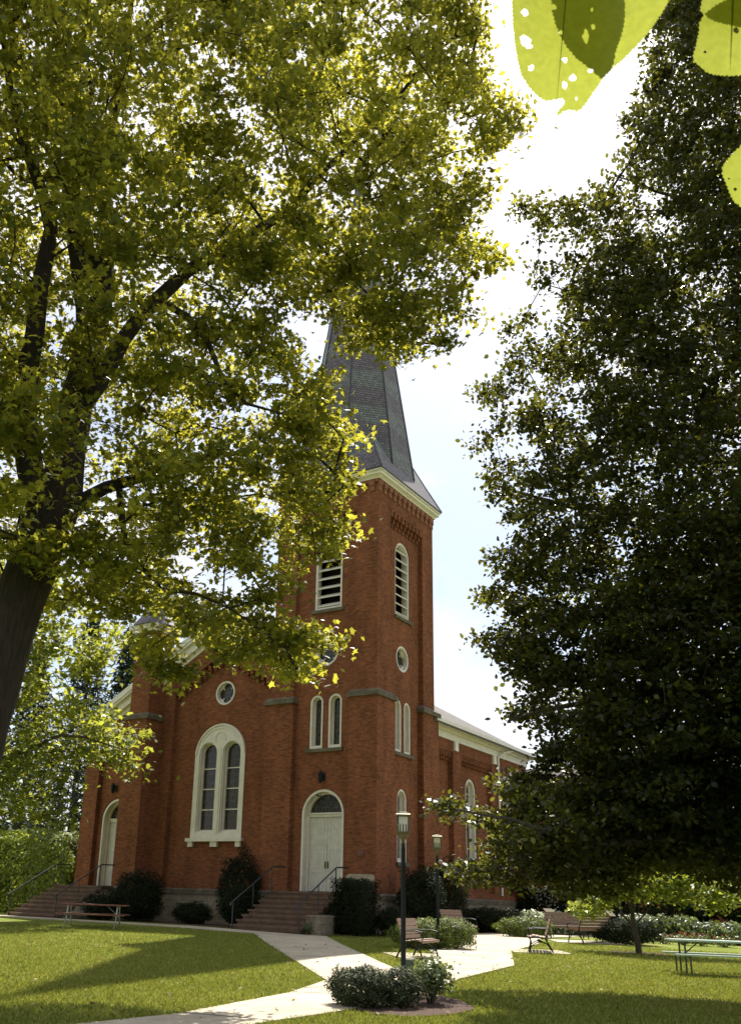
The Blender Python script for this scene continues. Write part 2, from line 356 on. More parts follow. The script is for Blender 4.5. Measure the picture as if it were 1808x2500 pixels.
def edgedist(px, py, poly):
    d = np.full(len(px), 1e9)
    for i in range(len(poly)):
        a = np.array(poly[i-1], float); b = np.array(poly[i], float); ab = b-a
        t = np.clip(((px-a[0])*ab[0]+(py-a[1])*ab[1])/(ab@ab), 0, 1)
        d = np.minimum(d, np.hypot(px-a[0]-t*ab[0], py-a[1]-t*ab[1]))
    return d
def field(p, s):
    x, y, z = p[0]*s, p[1]*s, p[2]*s*1.5
    return (math.sin(x*1.3+1.7*math.sin(y*.9+.5)+z*.4)+math.sin(y*1.5+1.3*math.sin(z*1.1+2)+.7*x)+math.sin(z*1.7+1.5*math.sin(x*.8+4)+.3*y))/3
def crown_points(poly, d0, thick, n, grow=150., shell=.55, holes=(), lump=0., clear=None, ls=1.25):
    """points filling a rounded crown: its side outline as seen from the lawn, and a real depth"""
    P = np.array(poly, float); lo, hi = P.min(0), P.max(0); out = []
    tot = 0
    while tot < n:
        px = RNG.uniform(lo[0], hi[0], n); py = RNG.uniform(lo[1], hi[1], n); ok = inpoly(px, py, poly)
        for hx, hy, hr, p in holes: ok &= ~((np.hypot(px-hx, (py-hy)) < hr) & (RNG.uniform(0, 1, n) < p))
        px, py = px[ok], py[ok]; e = edgedist(px, py, poly)
        t = thick*np.sqrt(1-(1-np.clip(e/(thick*grow), 0, 1))**2)
        s = np.sign(RNG.uniform(-1, 1, len(px)))*RNG.uniform(0, 1, len(px))**shell
        d = d0+t*s
        for a, b, c in zip(px, py, d):
            q = at(a, b, c)
            if lump and field(q, ls) < -.62+lump+RNG.normal(0, .12): continue
            if clear is not None and clear(a, b, c): continue
            out.append(q); tot += 1
    return np.array(out[:n])
def clump(cent, per, rad, flat=.6):
    n = len(cent); off = RNG.normal(0, 1, (n, per, 3))*.5; off[..., 2] *= flat
    return (cent[:, None, :]+off*np.broadcast_to(np.asarray(rad).reshape(-1, 1, 1), (n, 1, 1))).reshape(-1, 3)
def grow_limbs(skel, cents, r_tip=.012, max_r=None, wob=.12, power=2.4):
    """skel: list of polylines [(x,y,z),...] with the first starting at the root; every clump is joined to the nearest wood"""
    nodes = []; par = []; fixr = {}
    def addn(p, q): nodes.append(np.array(p, float)); par.append(q); return len(nodes)-1
    for line in skel:
        pts = np.array([p[:3] for p in line], float); rr = [p[3] if len(p) > 3 else None for p in line]
        if nodes:
            A = np.array(nodes); q = int(np.argmin(np.linalg.norm(A-pts[0], axis=1)))
        else: q = -1
        prev = q
        for i in range(len(pts)):
            if i == 0:
                if q >= 0 and np.linalg.norm(nodes[q]-pts[0]) < .05: prev = q; continue
                prev = addn(pts[0], q); fixr[prev] = rr[0]; continue
            seg = np.linalg.norm(pts[i]-pts[i-1]); m = max(1, int(seg/.45))
            for k in range(1, m+1):
                p = pts[i-1]+(pts[i]-pts[i-1])*k/m
                if k < m: p = p+RNG.normal(0, .02*min(seg, 1.5), 3)
                prev = addn(p, prev)
                if rr[i-1] is not None and rr[i] is not None: fixr[prev] = rr[i-1]+(rr[i]-rr[i-1])*k/m
    A = np.array(nodes); dist = np.array([np.linalg.norm(A-c, axis=1).min() for c in cents]); order = np.argsort(dist)
    cap = len(nodes)+len(cents)*14; B = np.zeros((cap, 3)); B[:len(nodes)] = A; nb = len(nodes)
    for ci in order:
        c = cents[ci]; dv = c-B[:nb]; d = np.linalg.norm(dv, axis=1)
        cost = d+np.maximum(0, B[:nb, 2]-c[2])*.5
        q = int(np.argmin(cost)); L = d[q]; m = max(1, min(10, int(L/.5))); base = B[q].copy(); prev = q
        for k in range(1, m+1):
            t = k/m; p = base+(c-base)*t
            if k < m: p = p+RNG.normal(0, wob*min(L, 2)*.35, 3); p[2] += .10*L*math.sin(math.pi*t)
            B[nb] = p; par.append(prev); prev = nb; nb += 1
    B = B[:nb]; w = np.zeros(nb); kids = [0]*nb
    for i in range(nb-1, -1, -1):
        if kids[i] == 0: w[i] = max(w[i], 1)
        if par[i] >= 0: w[par[i]] += w[i]; kids[par[i]] += 1
    rad = r_tip*w**(1/power)
    for i, r_ in fixr.items():
        if r_ is not None: rad[i] = r_
    return B, np.array(par), rad
def limb_mesh(name, B, par, rad, mat, parent, lo=0.0, sides=6):
    mb = MB(); ch = {}
    for i, p in enumerate(par):
        if p >= 0: ch.setdefault(int(p), []).append(i)
    starts = [i for i in range(len(B)) if par[i] < 0]; stack = [(s, -1) for s in starts]
    while stack:
        s, pv = stack.pop(); path = [] if pv < 0 else [B[pv]]; rr = [] if pv < 0 else [min(rad[pv], rad[s]*1.15)]
        cur = s
        while True:
            path.append(B[cur]); rr.append(rad[cur]); k = ch.get(cur, [])
            if not k: break
            k = sorted(k, key=lambda j: -rad[j]); nxt = k[0]
            for j in k[1:]: stack.append((j, cur))
            cur = nxt
        if len(path) > 1 and max(rr) > lo: mb.tube(path, rr, sides if max(rr) < .12 else 12, cap=False)
    return mb.build(name, mat, parent, smooth=True)

# ================================================================== GROUND, PATHS
def ground():
    def axis(c, a, b): 
        v = list(np.arange(a, b+.01, 1.0)); o = b+2; st = 3.
        while o < 1500: v.append(o); o += st; st *= 1.35
        o = a-2; st = 3.; w = []
        while o > -1500: w.append(o); o -= st; st *= 1.35
        return sorted(w)+v
    xs = sorted(set(axis(0, -45, 45))); ys = sorted(set(axis(0, -55, 60)))
    X, Y = np.meshgrid(xs, ys); Z = gz(X, Y); nx, ny = len(xs), len(ys)
    V = np.stack([X, Y, Z], -1).reshape(-1, 3)
    Fc = [(j*nx+i, j*nx+i+1, (j+1)*nx+i+1, (j+1)*nx+i) for j in range(ny-1) for i in range(nx-1)]
    mb = MB(); mb.v = [tuple(v) for v in V]; mb.f = Fc; mb.m = [0]*len(Fc)
    o = mb.build('ground', M['lawn'], smooth=True); tag(o, kind='structure'); return o
ground()
def sheet(name, poly, mat, lift, edge=.06, kind='structure', step=.8):
    """flat paving laid on the ground, following its slope"""
    xs = [p[0] for p in poly]; ys = [p[1] for p in poly]; pts = [Vector(p) for p in poly]; n = len(poly)
    dense = []
    for i in range(n):
        a, b = Vector(poly[i]), Vector(poly[(i+1) % n]); m = max(1, int((b-a).length/step))
        for k in range(m): dense.append(a+(b-a)*k/m)
    nd = len(dense); edges = [(i, (i+1) % nd) for i in range(nd)]; inner = []
    gx, gy = np.meshgrid(np.arange(min(xs), max(xs), step), np.arange(min(ys), max(ys), step)); gx, gy = gx.ravel(), gy.ravel()
    ok = inpoly(gx, gy, poly) & (edgedist(gx, gy, poly) > step*.3); inner = [Vector((a, b)) for a, b in zip(gx[ok], gy[ok])]
    vo, eo, fo, *_ = delaunay_2d_cdt(dense+inner, edges, [], 1, 1e-4)
    top = [(v.x, v.y, float(gz(v.x, v.y))+lift) for v in vo]; mb = MB(); mb.add(top, [tuple(f) for f in fo])
    for i in range(nd):
        a, b = dense[i], dense[(i+1) % nd]; za, zb = float(gz(a.x, a.y))+lift, float(gz(b.x, b.y))+lift
        mb.add([(a.x, a.y, za), (b.x, b.y, zb), (b.x, b.y, zb-edge), (a.x, a.y, za-edge)], [(0, 1, 2, 3)])
    o = mb.build(name, mat)
    if kind: tag(o, kind=kind)
    return o
W_FRONT = [(-40, -3.2), (-1.05, -3.2), (-.2, -3.0), (7.11, -11.75), (8.0, -10.9), (5.0, -5.7), (3.5, -3.2), (1.95, .6), (1.25, 4.2), (.9, 9.5), (1.6, 16),
           (4.6, 16), (4.2, 9.5), (4.35, 5.0), (5.7, 1.0), (6.4, -3.2), (8.53, -8.35), (9.12, -12.67), (10.0, -16.5), (10.15, -19.06), (10.09, -20.55), (10.3, -26), (10.3, -34), (8.2, -34), (8.3, -26), (8.85, -20.9), (8.35, -17.6), (7.6, -15.3), (-2.3, -4.25), (-2.9, -4.35), (-40, -4.35)]
path = sheet('path', W_FRONT, M['concrete'], .03)
def joint(a, b):
    mb = MB(); a, b = Vector(a), Vector(b); d = (b-a).normalized(); s = Vector((-d.y, d.x))*.015; m = max(2, int((b-a).length/.5)); vv = []
    for i in range(m+1):
        p = a+(b-a)*i/m
        for q in (p-s, p+s): vv.append((q.x, q.y, float(gz(q.x, q.y))+.034))
    mb.add(vv, [(2*i, 2*i+2, 2*i+3, 2*i+1) for i in range(m)]); return mb
jm = MB()
for a, b in [((6.9, -9.0), (8.75, -9.6)), ((5.45, -6.6), (7.35, -6.3)), ((4.2, -4.5), (6.3, -3.6)), ((3.0, -1.8), (5.9, .2)), ((-.2, -3.05), (-2.3, -4.2)), ((1.45, -5.0), (.05, -6.75)), ((3.3, -7.2), (1.95, -8.9)), ((5.2, -9.5), (3.9, -11.1)), ((7.1, -11.8), (7.6, -15.2)), ((8.35, -17.5), (10.0, -16.6)), ((8.85, -20.8), (10.08, -20.5)), ((8.5, -23.6), (10.2, -23.3)), ((8.1, -16.8), (9.5, -13.9))]:
    j = joint(a, b); jm.add(j.v, j.f)
jo = jm.build('path_marking', M['joint']); tag(jo, kind='structure')
def pad(px, d, w, l, rot):
    c = at(px, 2300, d); co, si = math.cos(rot), math.sin(rot); q = [(c[0]+co*a-si*b, c[1]+si*a+co*b) for a, b in ((-w/2, -l/2), (w/2, -l/2), (w/2, l/2), (-w/2, l/2))]
    return sheet('path', q, M['concrete'], .026)
bed = [on(p, d)[:2] for p, d in ((830, 14.9), (900, 14.2), (1000, 14.0), (1100, 14.5), (1160, 15.4), (1120, 16.4), (1040, 17.4), (960, 18.3), (900, 17.4), (845, 16.2))]
mulch = sheet('soil', bed, M['mulch'], .02)
bed2 = sheet('soil', [(-5.4, -2.2), (-5.2, .2), (-5.2, 1.2), (-12, 1.2), (-12.2, -1.4), (-8, -1.5)], M['mulch'], .012)
bed3 = sheet('soil', [(-.9, -2.9), (.5, -2.4), (1.3, 0), (1.0, 9), (-.4, 9), (-.4, .3), (-1.1, .2)], M['mulch'], .012)
tb = at(1558, 2320, 32.5); bed4 = sheet('soil', [(tb[0]+1.0*math.cos(a)*(1+.12*math.sin(3*a)), tb[1]+.8*math.sin(a)) for a in np.linspace(0, 2*math.pi, 16)[:-1]], M['mulch'], .012)

# ================================================================== CHURCH
church = empty('church', (0, 0, 0))
tag(church, 'tall red brick church with slate steeple, arched white windows and stone foundation', 'church')
T = 5.15
FRONT = Fr((-T, 0, 0), (1, 0, 0), (0, -1, 0)); RIGHT = Fr((0, 0, 0), (0, 1, 0), (1, 0, 0))
BACK = Fr((0, T, 0), (-1, 0, 0), (0, 1, 0)); LEFT = Fr((-T, T, 0), (0, -1, 0), (-1, 0, 0))
Z1 = 1.4
# ---- tower masonry
tw = MB(); RW = -.26
holesF = [arch(1.60, 3.56, Z1, 5.27), arch(1.85, 2.48, 6.88, 9.09), arch(2.73, 3.37, 6.88, 9.09), circ(2.59, 10.85, .56), arch(1.92, 3.27, 12.72, 16.15)]
holesF[0] = [(u, z-.01 if z == Z1 else z) for u, z in holesF[0]]
holesR = [arch(2.12, 2.93, 2.60, 5.45), arch(1.90, 2.50, 6.88, 9.05), arch(2.70, 3.30, 6.88, 9.05), circ(2.58, 10.83, .56), arch(1.92, 3.22, 12.62, 16.05)]
holesB = [arch(1.92, 3.22, 12.62, 16.05)]
# door hole starts at the sill, so open the bottom of that wall
def front_outer(h):
    return [(1.1, Z1), (1.60, Z1)]+[p for p in [(3.56, Z1)]][:0]
def wall_with_door(fr, u0, u1, z0, z1, door, holes, w0, w1, mb):
    d = arch(*door, n=18); # outline runs round the doorway
    outer = [(u0, z0), (door[0], z0)]+[p for p in reversed(d[2:])]+[(door[1], z0)]
    arc = d[2:]  # from right springing over to left springing
    outer = [(u0, z0), (door[0], z0)]+list(reversed(arc))+[(door[1], z0), (u1, z0), (u1, z1), (u0, z1)]
    mb.plate(fr, outer, holes, w0, w1)
wall_with_door(FRONT, 1.1, 4.05, Z1, 17.05, (1.60, 3.56, Z1, 5.27), holesF[1:], RW-.4, RW, tw)
tw.plate(RIGHT, [(1.1, Z1), (4.05, Z1), (4.05, 17.05), (1.1, 17.05)], holesR, RW-.4, RW)
for fr in (BACK, LEFT): tw.plate(fr, [(1.1, 8.0), (4.05, 8.0), (4.05, 17.05), (1.1, 17.05)], holesB, RW-.4, RW)
for cx, cy in ((-1.10, .05), (-T+.05, .05), (-1.10, T-1.10), (-T+.05, T-1.10)):
    tw.box(cx, cx+1.05, cy, cy+1.05, Z1, 18.08)
for fr in (FRONT, RIGHT, BACK, LEFT): tw.fbox(fr, 1.10, 4.05, 17.05, 18.08, RW-.4, -.05)
tower_wall = tw.build('tower_wall', M['brick'], church)
BTS = [MB() for _ in range(4)]
for bt, (x0, x1, y0, y1) in zip(BTS, ((-1.29, 0, 0, 1.46), (-5.33, -3.97, 0, 1.46), (-1.29, 0, 3.93, 5.4), (-5.33, -3.97, 3.93, 5.4))): bt.box(x0, x1, y0, y1, Z1, 8.80)
# the toothed edges of the buttresses
for k in range(49):
    z = Z1+.15*k
    if k % 2: continue
    BTS[1].box(-3.97, -3.93, .02, .20, z, z+.075); BTS[0].box(-1.33, -1.29, .02, .20, z, z+.075); BTS[2].box(-.24, -.02, 3.89, 3.93, z, z+.075); BTS[0].box(-.24, -.02, 1.46, 1.50, z, z+.075)
for bt in BTS: bt.build('buttress', M['brick'], church)
def frustum(mb, x0, x1, y0, y1, z0, z1, z2, t=.09, inx=.16, m=0):
    mb.box(x0-t, x1+t, y0-t, y1+t, z0, z1, m)
    a = [(x0-t+.01, y0-t+.01), (x1+t-.01, y0-t+.01), (x1+t-.01, y1+t-.01), (x0-t+.01, y1+t-.01)]; cx, cy = (x0+x1)/2, (y0+y1)/2
    b = [(cx+(x-cx)*(1-inx*1.6), cy+(y-cy)*(1-inx*1.6)) for x, y in a]
    mb.add([(x, y, z1-.003) for x, y in a]+[(x, y, z2) for x, y in b], [(0, 1, 5, 4), (1, 2, 6, 5), (2, 3, 7, 6), (3, 0, 4, 7), (4, 5, 6, 7)], m)
for x0, x1, y0, y1 in ((-1.29, 0, 0, 1.46), (-5.33, -3.97, 0, 1.46), (-1.29, 0, 3.93, 5.4), (-5.33, -3.97, 3.93, 5.4)): cp = MB(); frustum(cp, x0, x1, y0, y1, 8.80, 8.98, 9.16); cp.build('buttress_cap', M['cap'], church)
# ---- corbel tables
for fr in (FRONT, RIGHT, BACK, LEFT):
    cb = MB()
    u = 1.14
    while u < 4.0:
        cb.fbox(fr, u, u+.22, 16.80, 17.046, RW+.002, -.052); cb.fbox(fr, u+.03, u+.19, 16.58, 16.80, RW+.002, -.14); cb.fbox(fr, u-.03, u+.13, 16.42, 16.58, RW+.002, -.2); u += .335
    u = .02; 
    while u < T-.1:
        cb.fbox(fr, u, u+.25, 17.80, 18.076, -.048, .04, 1); cb.fbox(fr, u+.02, u+.23, 17.56, 17.80, -.048, .0, 1); cb.fbox(fr, u+.25, u+.42, 17.94, 18.072, -.048, .01, 1); u += .425
    cb.build('corbel_table', [M['brick'], M['corbel']], church)

# ---- cornice
cn = MB()
for z0, z1, w in ((18.08, 18.17, .06), (18.17, 18.22, .11), (18.22, 18.36, .19), (18.36, 18.43, .25)): cn.box(-T-w, w, -w, T+w, z0, z1)
corn = cn.build('cornice', M['white'], church)
# ---- spire
sx, sy = -T/2-.08, T/2-.06; sp = MB(); He = 2.86; zE, zS, zA, zT = 18.48, 19.42, 21.4, 37.9; kR = .1455
def octv(z): r_ = kR*(zT-z); return [(sx+r_*math.cos(R(22.5+45*k)), sy+r_*math.sin(R(22.5+45*k)), z) for k in range(8)]
hs = kR*(zT-zS)*math.cos(R(22.5))
E0 = [(-T/2+He*a, T/2+He*b, zE) for a, b in ((-1, -1), (1, -1), (1, 1), (-1, 1))]; E1 = [(sx+hs*a, sy+hs*b, zS) for a, b in ((-1, -1), (1, -1), (1, 1), (-1, 1))]
sp.add(E0+E1, [(0, 1, 5, 4), (1, 2, 6, 5), (2, 3, 7, 6), (3, 0, 4, 7)])
sp.add([(x, y, z-.05) for x, y, z in E0]+E0, [(0, 1, 5, 4), (1, 2, 6, 5), (2, 3, 7, 6), (3, 0, 4, 7), (3, 2, 1, 0)], 1)
ov = octv(zS); sp.add(ov+[(sx, sy, zT)], [(i, (i+1) % 8, 8) for i in range(8)])
ap = kR*(zT-zA)*math.cos(R(22.5))/math.sqrt(2)
for k, (a, b) in enumerate(((1, 1), (-1, 1), (-1, -1), (1, -1))):
    C_ = (sx+hs*a, sy+hs*b, zS); A_ = (sx+ap*a, sy+ap*b, zA); v1, v2 = ov[2*k], ov[2*k+1]
    sp.add([C_, A_, v1, v2], [(0, 2, 1), (0, 1, 3)])
spire = sp.build('spire', [M['slate'], M['lead']], church)
rg = MB()
for v in ov: rg.tube([v, (sx, sy, zT)], [.045, .03], 5)
for k in range(4): rg.tube([E0[k], E1[k]], .035, 5)
for k, (a, b) in enumerate(((1, 1), (-1, 1), (-1, -1), (1, -1))): rg.tube([(sx+hs*a, sy+hs*b, zS), (sx+ap*a, sy+ap*b, zA)], .03, 5)
rg.lathe((sx, sy, zT-.3), [(.07, 0), (.1, .25), (.22, .45), (.1, .7), (.03, .8), (.02, 1.9), (.0, 1.95)], 10)
rid = rg.build('ridge', M['lead'], spire)

# ---- foundations
fd = MB()
def found(x0, x1, y0, y1, e=0.0):
    fd.box(x0-.04, x1+.04, y0-.04, y1+.04, -.6, 1.17-e); fd.box(x0-.08, x1+.08, y0-.08, y1+.08, 1.17-e, 1.33-e, 1)
    a = (x0-.08, x1+.08, y0-.08, y1+.08); b = (x0-.005, x1+.005, y0-.005, y1+.005)
    fd.add([(a[0], a[2], 1.33), (a[1], a[2], 1.33), (a[1], a[3], 1.33), (a[0], a[3], 1.33), (b[0], b[2], 1.40), (b[1], b[2], 1.40), (b[1], b[3], 1.40), (b[0], b[3], 1.40)], [(0, 1, 5, 4), (1, 2, 6, 5), (2, 3, 7, 6), (3, 0, 4, 7)], 1)
found(-1.29, 0, 0, 1.46); found(-5.33, -3.97, 0, 1.46); found(-1.29, 0, 3.93, 5.4)
found(-5.1, -.27, .27, 5.0, .003); found(-16.9, -.5, 1.06, 17, .006); found(-13.42, -12.1, 0, 1.6)
fnd = fd.build('foundation', [M['stone'], M['cap']], church)

# ---- nave: gable front, side walls, roof
GF = Fr((-16.9, 1.05, 0), (1, 0, 0), (0, -1, 0)); NS = Fr((-.5, 0, 0), (0, 1, 0), (1, 0, 0))
xc = -8.7; EZ = 8.95; SL = .56; hw = 8.2
def rk(x): return EZ-.1+(hw-abs(x-xc))*SL
gw = MB()
U = lambda x: x+16.9
# outer plane of the front: pilaster strip, left bay and the raised frame round the big recess
gw.plate(GF, [(0, Z1), (.95, Z1), (.95, rk(-15.95)), (0, rk(-16.9))], [], -.5, 0)
gw.plate(GF, [(U(-13.9), Z1), (U(-11.42), Z1), (U(-11.42), 10.2), (U(xc), 11.75), (U(-5.98), 10.2), (U(-5.98), Z1), (U(-5.05), Z1), (U(-5.05), rk(-5.05)), (U(xc), rk(xc)), (U(-13.9), rk(-13.9))], [], -.25, 0)
wall_with_door(GF, .95, U(-13.9), Z1, 7.6, (U(-15.7), U(-13.74)-.0-.16+.0, Z1, 5.36), [], -.62, -.25, gw) if False else None
gw.plate(GF, [(.95, Z1), (U(-15.7), Z1)]+list(reversed(arch(U(-15.7), U(-13.95), Z1, 5.36)[2:]))+[(U(-13.95), Z1), (U(-13.9), Z1), (U(-13.9), 8.0), (.95, 8.0)], [], -.62, -.25)
gw.plate(GF, [(.95, 8.0), (U(-13.9), 8.0), (U(-13.9), rk(-13.9)), (.95, rk(-15.95))], [], -.5, 0)
gw.plate(GF, [(U(-11.42), Z1), (U(-5.98), Z1), (U(-5.98), 10.2), (U(xc), 11.75), (U(-11.42), 10.2)], [arch(U(-10.14), U(-7.30), 3.50, 8.52, 24), circ(U(-8.65), 9.92, .56)], -.65, -.25)
gwall = gw.build('gable_wall', M['brick'], church)
for sgn in (-1, 1):
    rc = MB()
    for k in range(9):
        x = xc+sgn*(.18+k*.30)-.07; z = 11.75-abs(x-xc)*.57-.30
        rc.fbox(GF, U(x), U(x)+.16, z+.04, z+.26, -.248, -.01); rc.fbox(GF, U(x)+.02, U(x)+.14, z-.14, z+.04, -.248, -.10)
    rc.build('corbel_table', M['brick'], church)
nv = MB()
wins = [(5.72, 6.86), (9.70, 10.84), (14.2, 15.34)]
pan = [(5.02, 7.86), (8.78, 12.28), (13.2, 16.4)]
nv.plate(NS, [(4.98, Z1), (17, Z1), (17, 9.0), (4.98, 9.0)], [[(max(a, 5.0), Z1+.25), (b, Z1+.25), (b, 7.72), (max(a, 5.0), 7.72)] for a, b in pan], -.24, 0)
nv.plate(NS, [(4.98, Z1), (17, Z1), (17, 9.0), (4.98, 9.0)], [arch(a, b, 2.66, 6.80) for a, b in wins], -.6, -.242)
nv.box(-16.9, -16.4, 1.56, 17, Z1, 9.0); nv.plate(Fr((-16.4, 16.6, 0), (1, 0, 0), (0, 1, 0)), [(0, Z1), (15.3, Z1), (15.3, 8.8), (7.7, 13.4), (0, 8.8)], [], 0, .4)
nwall = nv.build('nave_wall', M['brick'], church)
for a, b in pan:
    nc = MB(); u = a+.06
    while u < b-.1:
        nc.fbox(NS, u, u+.09, 7.46, 7.718, -.24, -.012); nc.fbox(NS, u+.005, u+.085, 7.30, 7.46, -.24, -.10); u += .17
    nc.build('corbel_table', M['brick'], church)
rf = MB()
def roofz(x): return EZ+.12+(hw+.55-abs(x-xc))*SL-.33
for sgn in (-1, 1):
    xe = xc+sgn*(hw+.55); za, zb = roofz(xe), roofz(xc)
    y1 = 17.3; t = .12
    for (xa, xb, y0) in ([(xe, xc, .62)] if sgn < 0 else [(-5.15, xc, .62), (xe, -5.15, 4.95)]):
      za, zb = roofz(xa), roofz(xb); v = [(xa, y0, za), (xb, y0, zb), (xb, y1, zb), (xa, y1, za)]
      rf.add(v+[(x, y, z-t) for x, y, z in v], [(0, 1, 2, 3) if sgn < 0 else (3, 2, 1, 0), (7, 6, 5, 4) if sgn < 0 else (4, 5, 6, 7), (0, 3, 7, 4), (1, 0, 4, 5), (2, 6, 7, 3)])
roof = rf.build('roof', M['shingle'], church)
fa = MB()
for sgn in (-1, 1):   # raking white fascia on the gable
    xe = xc+sgn*(hw+.55) if sgn < 0 else -5.15
    for y0, y1, dz0, dz1 in ((.60, .618, -.30, .01), (.64, 1.04, -.42, -.14), (.80, 1.045, -.80, -.42), (.97, 1.048, -1.02, -.80)):
        vv = [(xe, y0, roofz(xe)+dz0), (xc, y0, roofz(xc)+dz0), (xc, y0, roofz(xc)+dz1), (xe, y0, roofz(xe)+dz1)]; vv += [(x, y1, z) for x, _, z in vv]
        fa.add(vv, [(0, 1, 2, 3), (7, 6, 5, 4), (0, 4, 5, 1), (3, 2, 6, 7), (0, 3, 7, 4)])
rake = fa.build('gable_fascia', M['white'], church)
ev = MB()
ev.fbox(NS, 5.2, 17, 8.22, 8.62, 0.002, .07); ev.fbox(NS, 5.2, 17.3, 8.62, 8.70, 0.002, .46); ev.fbox(NS, 5.2, 17.3, 8.70, 8.86, .40, .56)
ev.fbox(NS, 5.2, 17, 8.52, 8.62, .07, .20)
for y in (7.95, 12.42): ev.fbox(NS, y, y+.36, 7.80, 8.22, .002, .10)
ev.build('eaves_fascia', M['white'], church)
dp = MB(); dp.tube([(-.02, 13.9, 8.62), (-.20, 13.2, 8.42), (-.40, 12.95, 8.15), (-.41, 12.95, 1.6)], .055, 8)
dp.tube([(-.41, 12.95, 7.0), (-.41, 12.95, 6.9)], .075, 8); dp.build('downspout', M['white'], church)

# ---- left turret
tt = MB(); tt.box(-13.42, -12.1, 0, 1.6, Z1, 8.80); tt.box(-13.30, -12.16, .07, 1.5, 8.8, 13.0)
for z in np.arange(9.6, 12.8, .3): pass
tt.build('turret_wall', M['brick'], church)
tcp = MB(); frustum(tcp, -13.42, -12.1, 0, 1.6, 8.80, 8.98, 9.16); tcp.build('turret_cap', M['cap'], church)
t2 = MB(); t2.box(-13.46, -12.0, -.09, 1.66, 13.0, 13.14); t2.box(-13.58, -11.88, -.21, 1.78, 13.14, 13.34); t2.build('turret_cornice', M['white'], church)
t3 = MB(); cxT, cyT = -12.73, .785
t3.lathe((cxT, cyT, 13.34), [(1.22, 0), (.80, .55), (.06, 4.6), (.05, 4.9), (.0, 4.95)], 8, square=True); t3.build('turret_spire', M['slate'], church)

# ---- windows and doors
def window(fr, a, w, depth=.32, fw=.09, glass='glass', name='window', bottom=.12, n=18):
    u0, u1, z0, z1 = a; lo = arch(u0+.004, u1-.004, z0+.004, z1-.004, n); li = arch(u0+fw, u1-fw, z0+bottom, z1-fw, n)
    g = MB(); g.plate(fr, arch(u0+.02, u1-.02, z0+.02, z1-.02, n), [], w-depth, w-depth+.03); go = g.build(name, M[glass], church)
    f = MB(); f.ring(fr, lo, li, w-depth+.02, w-.03)
    li2 = arch(u0+fw+.045, u1-fw-.045, z0+bottom+.05, z1-fw-.045, n); f.ring(fr, arch(u0+fw-.01, u1-fw+.01, z0+bottom-.01, z1-fw+.01, n), li2, w-depth+.025, w-depth+.10)
    f.build('frame', M['white'], go); return go
def bars(fr, go, a, w, zs, t=.035):
    for z in zs: b = MB(); b.fbox(fr, a[0], a[1], z, z+t, w, w+.035); b.build('glazing_bar', M['white'], go)
def sill(fr, u0, u1, z0, z1, w0, w1, go, mat='cap'):
    s = MB(); s.fbox(fr, u0, u1, z0, z1, w0, w1); s.build('sill', M[mat], go)
w1_ = window(FRONT, (1.85, 2.48, 6.88, 9.09), RW); window(FRONT, (2.73, 3.37, 6.88, 9.09), RW); sill(FRONT, 1.72, 3.48, 6.74, 6.876, RW-.1, RW+.10, w1_)
w2_ = window(RIGHT, (1.90, 2.50, 6.88, 9.05), RW); window(RIGHT, (2.70, 3.30, 6.88, 9.05), RW); sill(RIGHT, 1.80, 3.44, 6.74, 6.876, RW-.1, RW+.10, w2_)
w3_ = window(RIGHT, (2.12, 2.93, 2.60, 5.45), RW); sill(RIGHT, 2.02, 3.04, 2.46, 2.596, RW-.1, RW+.10, w3_); bars(RIGHT, w3_, (2.2, 2.85), RW-.25, (4.05,))
for (a, b) in wins:
    g_ = window(NS, (a, b, 2.66, 6.80), -.242, .34, .12, 'glass2'); sill(NS, a-.1, b+.1, 2.54, 2.656, -.3, -.12, g_); bars(NS, g_, (a+.1, b-.1), -.54, (3.6, 4.5, 5.35, 6.1))
def louvre(fr, a):
    u0, u1, z0, z1 = a; r_ = (u1-u0)/2; zs = z1-r_; bk = MB(); bk.fbox(fr, u0-.1, u1+.1, z0-.1, z1+.1, RW-1.0, RW-.95); bo = bk.build('louvre', M['dark'], church)  # near-black backing sheet paints the darkness of the unlit tower interior
    fr_ = MB(); fr_.ring(fr, arch(u0+.003, u1-.003, z0+.003, z1-.003), arch(u0+.10, u1-.10, z0+.12, z1-.10), RW-.34, RW-.04); fr_.build('frame', M['white'], bo)
    s = MB(); z = z0+.16
    while z < z1-.28:
        zz = z+.10; h = r_-.11 if zz < zs else math.sqrt(max(.01, (r_-.1)**2-(zz-zs)**2)); c = (u0+u1)/2
        a0, a1 = c-h, c+h
        s.add([fr(u, z_, w) for z_, w in ((z, RW-.06), (z+.045, RW-.05), (z+.26, RW-.40), (z+.215, RW-.41)) for u in (a0, a1)],
              [(0, 1, 3, 2), (2, 3, 5, 4), (4, 5, 7, 6), (6, 7, 1, 0), (0, 2, 4, 6), (7, 5, 3, 1)]); z += .40
    s.build('slats', M['white'], bo)
    sill(fr, u0-.08, u1+.14, z0-.14, z0-.003, RW-.3, RW+.10, bo)
louvre(FRONT, (1.92, 3.27, 12.72, 16.15)); louvre(RIGHT, (1.92, 3.22, 12.62, 16.05)); louvre(BACK, (1.92, 3.22, 12.62, 16.05)); louvre(LEFT, (1.92, 3.22, 12.62, 16.05))
def rose(fr, c, z, r_, w):
    g = MB(); g.plate(fr, circ(c, z, r_-.02), [], w-.30, w-.27); go = g.build('round_window', M['glass'], church)
    f = MB(); f.plate(fr, circ(c, z, r_-.09, 32), [quatre(c, z, r_*.93)], w-.27, w-.20); f.ring(fr, circ(c, z, r_-.003, 32), circ(c, z, r_-.09, 32), w-.27, w-.02)
    f.build('quatrefoil_frame', M['white'], go)
rose(FRONT, 2.59, 10.85, .56, RW); rose(RIGHT, 2.58, 10.83, .56, RW); rose(GF, U(-8.65), 9.92, .56, -.25)
